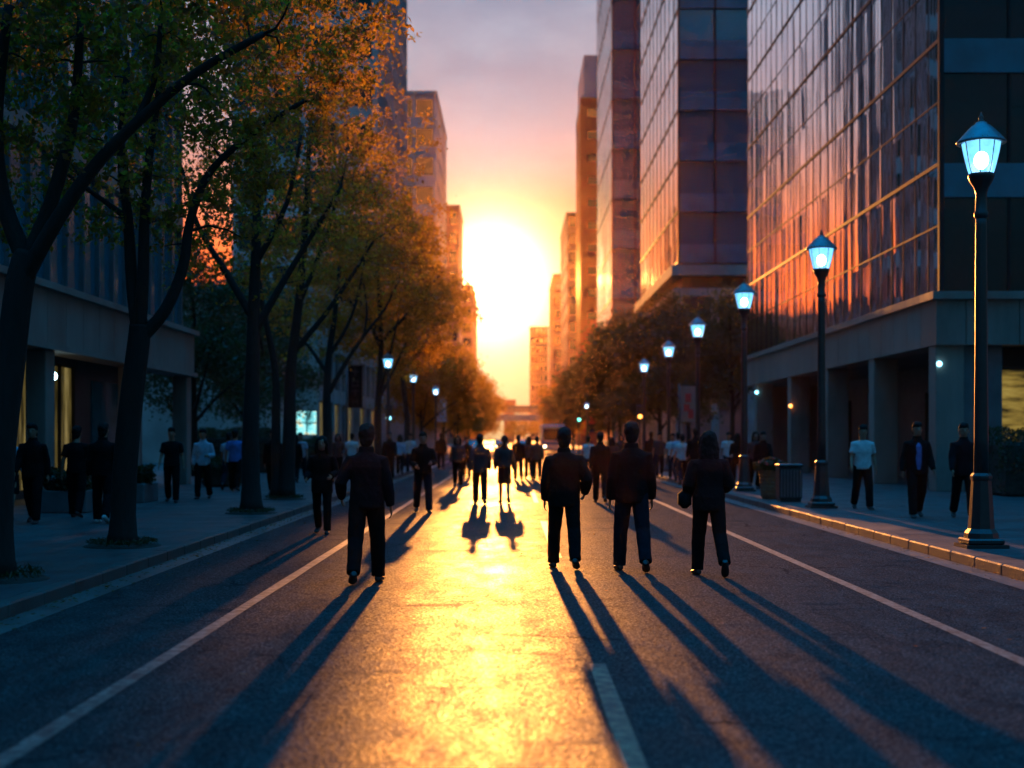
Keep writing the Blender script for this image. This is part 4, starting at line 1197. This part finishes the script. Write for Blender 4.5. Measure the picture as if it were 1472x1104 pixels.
# ---- left side of the street
pier_tower('grey_tower', 'tall grey stone tower behind the left tree tops', -24, -11.5, 122, 156, 86, 4.1, 2.4, 'tower_grey', 1, front_bay=3.2, sp=.34)
pier_tower('grey_tower', 'flat topped grey tower second left of the sun gap', -19, -12, 225, 260, 56, 4.6, 3.0, 'tower_grey', 1, win='glass_block', rec=.05, spw=.25, front_bay=3.6)
pier_tower('tan_block', 'orange lit block at the left edge of the sun', -17, -12, 323, 348, 54, 4.4, 4.0, 'tower_tan', 1, win='glass_block', rec=.05, spw=.25)
pier_tower('tan_block', 'last low block touching the sun glare at left', -30, -11.6, 416, 472, 46, 4.4, 4.0, 'tower_tan', 1, win='glass_block', rec=.05, spw=.25)

def shop_block(label, x1, y0, y1, h, wallm, seed, lit=False):
    rnd = random.Random(seed)
    r = thing('shop_building', label, 'building', (x1, y0, PAVE))
    MB().box(x1-14, x1-.3, y0+.3, y1, PAVE, h).build('core', M['recess'], r)
    w = MB(); w.box(x1-14, x1, y0, y0+.298, PAVE, h)                      # blank end wall
    n = max(2, round((y1-y0)/4)); st = (y1-y0-.3)/n
    for i in range(n+1):
        c = y0+.3+st*i; w.box(x1-.298, x1, max(c-.4, y0+.3), min(c+.4, y1), PAVE, h-.5)
    k = 3.9
    while k < h-.4:
        w.box(x1-.296, x1-.03, y0+.3, y1, k, k+.9); k += 3.3
    w.build('wall', M[wallm], r)
    MB().box(x1-14.1, x1+.25, y0-.2, y1+.1, h, h+.35).build('cornice', M[wallm], r)
    k = 3.9
    for z0, z1 in [(.5, 3.8)]+[(k+.9+3.3*j, k+3.3*(j+1)) for j in range(int((h-k-.6)/3.3))]:
        for i in range(n):
            c = y0+.3+st*(i+.5); m = M['lit_warm'] if (z0 < 1 and lit and i % 2 == 0) else M['glass_dark']
            MB().box(x1-.31, x1-.20, c-st/2+.4, c+st/2-.4, z0, z1).build('window', m, r)
    return r
shop_block('pale grey shop building with blank end wall behind the thin tree', -11.6, 85, 104, 10.0, 'stone_light', 1, True)
shop_block('pinkish stone shop building behind the left lamps', -11.2, 104.5, 121.5, 12.5, 'stone_pink', 2, True)
pier_tower('red_block', 'reddish mid rise block behind the lamps on the left', -26, -11.8, 162, 215, 17, 4.0, 3.5, 'stone_pink', 1)
pier_tower('stone_block', 'low stone block behind the right hand trees', 13.2, 30, 150, 182, 14, 4.0, 3.5, 'stone_light', -1)

# ---- far end of the street: footbridge, small chimney, hill of trees
def bridge():
    r = thing('overpass', 'flat overpass crossing the far end of the street', 'bridge', (0, 400, 0))
    b = MB(); b.box(-40, 40, 398, 404, 8.6, 9.7); b.build('deck', M['concrete'], r)
    b = MB(); b.box(-40, 40, 398.1, 398.3, 9.703, 10.6); b.build('parapet', M['concrete_dark'], r)
    for x in (-24, -9, 12, 26): MB().box(x-.7, x+.7, 399.5, 402.5, -.02, 8.597).build('pillar', M['concrete'], r)
    r = thing('footbridge', 'lower pale footbridge in front of the far overpass', 'bridge', (0, 330, 0))
    MB().box(-14, 14, 329, 332, 5.6, 7.0).build('deck', M['stone_light'], r)
    for x in (-12, 13): MB().box(x-.4, x+.4, 329.6, 331.4, -.02, 5.597).build('pillar', M['concrete'], r)
    r = thing('chimney_tower', 'tiny square chimney tower above the far bridge', 'tower', (-.9, 520, 0))
    b = MB(); b.box(-3.0, 1.0, 518, 522, -.02, 13.5); b.build('shaft', M['tower_tan'], r)
    MB().box(-3.4, 1.4, 517.6, 522.4, 13.503, 15.5).build('head', M['tower_tan'], r)
bridge()
for i, (x, y, h, cr, lab) in enumerate([(-9,430,10,7,'far hazy tree below the chimney tower'), (4,440,9,7,'far hazy tree behind the bridge at centre'), (16,425,11,7,'far hazy tree right of the bridge centre')]):
    auto_tree('far_tree', lab, (x,y,0), h, cr, 81+i, 'leaf_warm', 'hazy trees behind the bridge', 3000, .6, .25, 60, 1.0, .15)

# ================================================================== STREET FURNITURE
def planter():
    x, y = ground(1108, 717, PAVE)
    r = thing('flower_planter', 'round wicker planter of red flowers at the right kerb', 'planter', (x, y, PAVE))
    b = MB(); b.lathe([(.20,0),(.235,.05),(.26,.30),(.285,.60),(.31,.66),(.31,.72),(.27,.72),(.26,.62)], seg=24); b.build('basket', M['wicker'], r, True, True)
    t = MB()
    for k in range(6): t.lathe([(.236+.008*k,.10+.09*k),(.252+.008*k,.115+.09*k),(.252+.008*k,.14+.09*k),(.238+.008*k,.155+.09*k)], seg=24)
    t.build('band', M['wicker'], r, True, True)
    g = np.random.default_rng(2); n = 1100
    a = g.uniform(0, 2*math.pi, n); q = np.sqrt(g.uniform(0,1,n))*.42
    p = np.stack([q*np.cos(a), q*np.sin(a), .70+g.uniform(0,1,n)*(.36-.4*q)], 1)
    obj('foliage', leaf_mesh('foliage', p, .09, g), M['hedge'], r)
    f = MB()
    for k in range(26):
        a = random.uniform(0, 6.28); q = random.uniform(.05,.38); f.ball((q*math.cos(a), q*math.sin(a), .98-q*.35+random.uniform(-.03,.07)), (.035,.035,.028), 8, 6)
    f.build('flowers', M['flower'], r, True, True)
    x, y = ground(1134, 721, PAVE)
    r = thing('litter_bin', 'square black litter bin beside the flower planter', 'bin', (x, y, PAVE))
    b = MB(); b.bevel_box(-.27,.27,-.27,.27,.06,.82,.03); b.build('bin_body', M['iron'], r, False, True)
    b = MB(); b.box(-.24,.24,-.24,.24,0,.058); b.build('plinth', M['iron'], r, False, True)
    b = MB(); b.bevel_box(-.29,.29,-.29,.29,.823,.90,.025); b.build('lid', M['iron'], r, False, True)
    b = MB()
    for k in range(7): b.box(-.24+.075*k, -.21+.075*k, -.282, -.268, .12, .76)
    b.build('slat', M['concrete_dark'], r, False, True)
planter()

def hedge(label, x0, x1, y0, y1, h, seed, box=False):
    g = np.random.default_rng(seed)
    r = thing('planter_hedge' if box else 'hedge', label, 'hedge', ((x0+x1)/2, (y0+y1)/2, PAVE))
    z0 = PAVE
    if box:
        MB().bevel_box(x0, x1, y0, y1, PAVE, PAVE+.45, .02).build('trough', M['concrete_dark'], r); z0 = PAVE+.42
    n = int(5200*max(.4, (x1-x0)*(y1-y0)*.35+.5*h))
    p = np.stack([g.uniform(x0,x1,n), g.uniform(y0,y1,n), z0+g.uniform(0,1,n)**.7*h], 1)
    p += np.sin(p[:,[1,2,0]]*5.1)*.07
    m = MB(); m.bevel_box(x0+.1, x1-.1, y0+.1, y1-.1, z0-.01, z0+h*.8, .08); m.build('stems', M['soil'], r)
    p -= np.array(wloc(r))
    obj('foliage', leaf_mesh('foliage', p, .085, g), M['hedge'], r)
def hx(px, d): return (px-736)/F*d
hedge('low planted trough before the lit shop window', hx(62,29), hx(132,29), 28.6, 29.6, .42, 1, True)
hedge('planted trough right of the near trunk', hx(192,33.5), hx(214,33.5), 33, 34.4, .45, 2, True)
hedge('clipped hedge right of the podium corner', hx(300,45), hx(345,45), 43.5, 46, .85, 3)
hedge('tall dark hedge along the back of the court', hx(280,62), hx(395,62), 61, 63, 1.9, 4)
hedge('leafy hedge before the lit office glazing at the right edge', 12.6, 17, 36.4, 38.2, 1.75, 5)
hedge('dark shrubs behind the double trunks', hx(420,70), hx(470,70), 69, 71, 1.5, 6)

def banner(label, x, y, z0, z1, w, cm, marks, mk):
    r = thing('banner', label, 'banner', (x, y, PAVE))
    b = MB(); b.tube([(0,0,0),(0,0,z1-PAVE+.15)], .05, 10); b.build('post', M['iron'], r, True, True)
    b = MB(); b.bevel_box(.07,.07+w,-.015,.015,z0-PAVE,z1-PAVE,.006); b.build('panel', M[cm], r, False, True)
    b = MB()
    for a, c, e, g in marks: b.box(.07+w*a, .07+w*c, -.021, -.017, z0-PAVE+(z1-z0)*e, z0-PAVE+(z1-z0)*g)
    b.build('marks', M[mk], r, False, True)
    b = MB(); b.tube([(0,0,z1-PAVE+.03),(.09+w,0,z1-PAVE+.03)], .018, 6); b.build('bracket', M['iron'], r, True, True)
glyph = [(.25,.75,.84,.87),(.45,.55,.74,.94),(.25,.75,.62,.65),(.3,.36,.50,.65),(.64,.70,.50,.65),(.25,.75,.50,.53),(.25,.75,.38,.41),(.45,.55,.28,.44),(.3,.7,.14,.17),(.3,.36,.06,.2),(.64,.7,.06,.2)]
banner('dark hanging banner with pale vertical lettering before the shop buildings', -8.6, 74, 3.2, 5.4, .75, 'black', glyph, 'grey')
banner('long white banner hanging beside a left lamp', -6.0, 112, 2.9, 5.0, .75, 'white', [(.2,.8,.1,.3),(.3,.7,.5,.8)], 'lblue')
banner('pale banner with red figure before the dark trees at right', 8.0, 68, 2.4, 4.1, .70, 'concrete', [(.3,.7,.55,.8),(.2,.6,.3,.5),(.5,.85,.1,.35)], 'flower')

def signal(label, x, y, z, mk):
    r = thing('traffic_signal', label, 'traffic light', (x, y, PAVE))
    b = MB(); b.tube([(0,0,0),(0,0,z-PAVE+.4)], .06, 10); b.build('post', M['iron'], r, True, True)
    b = MB(); b.bevel_box(-.18,.18,-.30,-.07,z-PAVE-.5,z-PAVE+.4,.03); b.build('housing', M['iron'], r, False, True)
    b = MB(); b.lathe([(.0,0),(.13,0),(.13,.03)], (0,0,0), 14)
    bb = MB(); bb.ball((0,-.31,z-PAVE-.3), (.12,.05,.12), 12, 8); bb.build('lens', M[mk], r, True, True)
    v = MB(); v.tube([(0,-.30,z-PAVE-.16),(0,-.45,z-PAVE-.17)], .10, 10, .3); v.build('visor', M['iron'], r, False, True)
signal('green traffic signal at the far right before the trees', 5.6+.6, 132, 3.6, 'signal_green')
signal('amber traffic signal left of the red figure banner', 7.9, 88, 3.25, 'warm_small')
signal('cyan lit signal post right of the near suited man', -6.4, 74, 2.95, 'small_bulb')

def shop_sign():
    x, d = hx(433,80), 80
    r = thing('shop_sign', 'small lit multicoloured shop window glowing behind the double trunks', 'sign', (x, d, PAVE))
    b = MB(); b.box(-.9,.9,-.1,.1,1.7,3.0); b.build('light_box', M['lit_color'], r, False, True)
    f = MB()
    for q in (-.93, -.3, .3, .87): f.box(q, q+.06, -.14, -.102, 1.65, 3.05)
    f.box(-.93,.93,-.14,-.102,2.32,2.38); f.build('frame', M['mullion'], r, False, True)
    f = MB()
    for q in (-.8, .74): f.box(q, q+.08, -.05, .05, 0, 1.695)
    f.build('leg', M['iron'], r, False, True)
shop_sign()

# distant vehicles
def car(label, x, y, body, rz, cat='car', sx=1.0):
    r = thing('parked_car' if cat == 'car' else 'bus', label, cat, (x, y, .0), rz)
    if cat == 'car':
        b = MB()
        prof = [(-2.1,.35),(-2.15,.75),(-1.4,.92),(-.75,1.42),(.85,1.44),(1.55,.95),(2.1,.85),(2.15,.40)]
        vs = [(s*.86*(.86 if z > 1.2 else 1), yy, z) for s in (-1,1) for yy, z in prof]
        n = len(prof); b.add(vs, [tuple(range(n)), tuple(range(2*n-1, n-1, -1))]+[(i, i+n, (i+1)%n+n, (i+1)%n) for i in range(n)])
        b.build('body', M[body], r, False, True)
        g = MB(); g.quad((-.66,-1.36,.98),(.66,-1.36,.98),(.60,-.80,1.385),(-.60,-.80,1.385)); 
        g = MB(); g.add([(-.68,-1.37,.97),(.68,-1.37,.97),(.62,-.80,1.395),(-.62,-.80,1.395),(-.68,-1.33,.95),(.68,-1.33,.95),(.62,-.78,1.37),(-.62,-.78,1.37)], [(0,1,2,3),(7,6,5,4),(0,4,5,1),(1,5,6,2),(2,6,7,3),(3,7,4,0)])
        g.build('rear_window', M['glass_dark'], r, False, True)
        for sx_ in (-.78,.78):
            for yy in (-1.3,1.35):
                w = MB(); w.tube([(sx_-.1,yy,.32),(sx_+.1,yy,.32)], .32, 16); w.build('wheel', M['iron'], r, False, True)
        for s in (-1,1):
            w = MB(); w.ball((s*.62,-2.12,.68), (.13,.05,.08), 10, 6); w.build('headlight', M['head_light'], r, True, True)
    else:
        b = MB(); b.bevel_box(-1.2,1.2,-5,5,.35,3.0,.12); b.build('body', M[body], r, False, True)
        g = MB(); g.box(-1.0,1.0,-5.02,-4.9,1.4,2.6); g.build('windscreen', M['glass_dark'], r, False, True)
        g = MB(); g.box(-1.215,-1.19,-4.4,4.4,1.5,2.5); g.build('side_window', M['glass_dark'], r, False, True)
        g = MB(); g.box(1.19,1.215,-4.4,4.4,1.5,2.5); g.build('side_window', M['glass_dark'], r, False, True)
        g = MB(); g.box(-1.21,1.21,-5.01,-4.8,.9,1.25); g.build('stripe', M['blue'], r, False, True)
        for sx_ in (-1.0,1.0):
            for yy in (-3.2,3.2):
                w = MB(); w.tube([(sx_-.14,yy,.48),(sx_+.14,yy,.48)], .48, 16); w.build('wheel', M['iron'], r, False, True)
        for s in (-1,1):
            w = MB(); w.ball((s*.85,-5.02,.75), (.14,.05,.1), 10, 6); w.build('headlight', M['head_light'], r, True, True)
car('pale bus with blue stripe far down the road left of the bulky jacketed man', 4.2, 150, 'white', 0, 'bus')
car('small white car far off at the left of the glare', -3.2, 120, 'white', 0)
car('dark car far off in the glare under the bridge', -1.2, 165, 'black', 0)
car('grey car far off right of the glare', 1.5, 175, 'grey', 0)

# ================================================================== LIGHT, SKY, AIR, CAMERA
SUN_EL, SUN_AZ = R(6.3), R(-.85)
s = Vector((math.sin(SUN_AZ)*math.cos(SUN_EL), math.cos(SUN_AZ)*math.cos(SUN_EL), math.sin(SUN_EL)))
ld = bpy.data.lights.new('sun', 'SUN'); ld.energy = 5.0; ld.angle = R(.55); ld.color = (1.0, .35, .065)
lo = bpy.data.objects.new('sun', ld); COL.objects.link(lo)
lo.rotation_euler = s.to_track_quat('Z', 'Y').to_euler(); lo.location = (0, 200, 60)

w = bpy.data.worlds.new('World'); S.world = w; w.use_nodes = True
nt = w.node_tree; nt.nodes.clear(); L = nt.links
out = nt.nodes.new('ShaderNodeOutputWorld'); bg = nt.nodes.new('ShaderNodeBackground')
L.new(bg.outputs[0], out.inputs['Surface'])
tc = nt.nodes.new('ShaderNodeTexCoord')
sep = nt.nodes.new('ShaderNodeSeparateXYZ'); L.new(tc.outputs['Generated'], sep.inputs[0])
def math_(op, a, b=None, c=None):
    n = nt.nodes.new('ShaderNodeMath'); n.operation = op
    for i, x in enumerate((a, b, c)):
        if x is None: continue
        if isinstance(x, (int, float)): n.inputs[i].default_value = x
        else: L.new(x, n.inputs[i])
    return n.outputs[0]
def mix_(kind, f, a, b):
    n = nt.nodes.new('ShaderNodeMixRGB'); n.blend_type = kind
    for i, x in enumerate((f, a, b)):
        if isinstance(x, (int, float)): n.inputs[i].default_value = x
        elif isinstance(x, tuple): n.inputs[i].default_value = (*x, 1)
        else: L.new(x, n.inputs[i])
    return n.outputs[0]
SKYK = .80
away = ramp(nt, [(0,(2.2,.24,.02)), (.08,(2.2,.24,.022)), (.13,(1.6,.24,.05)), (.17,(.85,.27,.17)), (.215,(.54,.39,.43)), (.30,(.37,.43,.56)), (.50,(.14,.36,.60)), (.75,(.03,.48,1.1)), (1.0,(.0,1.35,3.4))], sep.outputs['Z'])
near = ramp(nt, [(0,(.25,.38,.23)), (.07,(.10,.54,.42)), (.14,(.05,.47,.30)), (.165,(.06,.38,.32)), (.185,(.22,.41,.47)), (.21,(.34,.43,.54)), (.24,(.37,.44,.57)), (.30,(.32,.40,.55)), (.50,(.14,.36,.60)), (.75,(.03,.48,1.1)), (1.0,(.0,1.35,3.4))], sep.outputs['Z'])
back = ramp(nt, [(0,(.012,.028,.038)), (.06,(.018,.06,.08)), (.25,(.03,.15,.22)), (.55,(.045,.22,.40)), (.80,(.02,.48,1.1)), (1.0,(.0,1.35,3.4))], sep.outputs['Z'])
vd = nt.nodes.new('ShaderNodeVectorMath'); vd.operation = 'DOT_PRODUCT'
L.new(tc.outputs['Generated'], vd.inputs[0]); vd.inputs[1].default_value = s
dot = vd.outputs['Value']
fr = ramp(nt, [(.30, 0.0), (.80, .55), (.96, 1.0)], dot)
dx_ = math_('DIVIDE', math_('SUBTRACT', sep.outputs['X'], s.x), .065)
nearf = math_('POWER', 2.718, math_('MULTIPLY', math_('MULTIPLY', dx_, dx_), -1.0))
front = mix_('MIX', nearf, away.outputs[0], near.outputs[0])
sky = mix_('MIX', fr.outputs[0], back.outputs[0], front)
# thin evening cloud
zc = math_('MAXIMUM', sep.outputs['Z'], .03)
cx = math_('DIVIDE', sep.outputs['X'], zc); cy = math_('DIVIDE', sep.outputs['Y'], zc)
cmb = nt.nodes.new('ShaderNodeCombineXYZ'); L.new(math_('MULTIPLY', cx, 1.0), cmb.inputs[0]); L.new(math_('MULTIPLY', cy, .55), cmb.inputs[1])
cn = nt.nodes.new('ShaderNodeTexNoise'); cn.inputs['Scale'].default_value = 1.1; cn.inputs['Detail'].default_value = 7; cn.inputs['Roughness'].default_value = .55
L.new(cmb.outputs[0], cn.inputs['Vector'])
cl = ramp(nt, [(.36, 0.0), (.58, 1.0)], cn.outputs['Fac'])
hi = ramp(nt, [(.19, 0.0), (.25, 1.0)], sep.outputs['Z'])
sky = mix_('MIX', math_('MULTIPLY', math_('MULTIPLY', cl.outputs[0], hi.outputs[0]), .8), sky, mix_('MULTIPLY', 1.0, sky, (.55,.57,.66)))
lw = ramp(nt, [(.10, 0.0), (.16, .5), (.26, .35), (.5, 0.0)], sep.outputs['Z'])
c2 = ramp(nt, [(.50, 0.0), (.62, 1.0)], cn.outputs['Fac'])
sky = mix_('ADD', math_('MULTIPLY', math_('MULTIPLY', lw.outputs[0], c2.outputs[0]), fr.outputs[0]), sky, (.14,.09,.06))
# glow round the sun
dm = math_('MAXIMUM', dot, 0.0)
for pw_, colr in ((2200, (8,6,3)), (700, (1.0,.6,.2))):
    g = math_('POWER', dm, float(pw_))
    sky = mix_('ADD', 1.0, sky, mix_('MULTIPLY', 1.0, colr, mix_('MIX', g, (0,0,0), (1,1,1))))
ns = nt.nodes.new('ShaderNodeTexSky'); ns.sky_type = 'NISHITA'; ns.sun_disc = False
ns.sun_elevation = SUN_EL; ns.sun_rotation = SUN_AZ
sky = mix_('ADD', .003, sky, ns.outputs[0])
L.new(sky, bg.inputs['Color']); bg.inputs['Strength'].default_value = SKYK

# air
hm = bpy.data.materials.new('haze_air'); hm.use_nodes = True
hn = hm.node_tree; hn.nodes.clear()
ho = hn.nodes.new('ShaderNodeOutputMaterial'); pv = hn.nodes.new('ShaderNodeVolumePrincipled')
pv.inputs['Color'].default_value = (.95,.58,.37,1); pv.inputs['Density'].default_value = .00003; pv.inputs['Anisotropy'].default_value = .92
hn.links.new(pv.outputs[0], ho.inputs['Volume'])
hz = MB().box(-120, 120, -62, 660, -1.1, 96).build('haze', hm)
tag(hz, 'evening haze filling the street', 'haze', kind='stuff')

cam = bpy.data.cameras.new('camera'); co_ = bpy.data.objects.new('camera', cam); COL.objects.link(co_)
cam.lens = 50; cam.sensor_width = 36; cam.shift_y = (HOR-552)/1472
cam.clip_end = 5000
co_.location = (0, 0, CAMH); co_.rotation_euler = (R(90), 0, 0)
cam.dof.use_dof = True; cam.dof.focus_distance = 17.5; cam.dof.aperture_fstop = 1.1
S.camera = co_

S.render.engine = 'CYCLES'
S.cycles.use_denoising = True
S.cycles.max_bounces = 6; S.cycles.diffuse_bounces = 2; S.cycles.glossy_bounces = 5; S.cycles.transmission_bounces = 3
S.cycles.volume_bounces = 0; S.cycles.transparent_max_bounces = 8
S.cycles.sample_clamp_indirect = 6.0
S.cycles.use_adaptive_sampling = True; S.cycles.adaptive_threshold = .02
S.view_settings.view_transform = 'Standard'; S.view_settings.look = 'None'
S.view_settings.exposure = .35; S.view_settings.gamma = 1
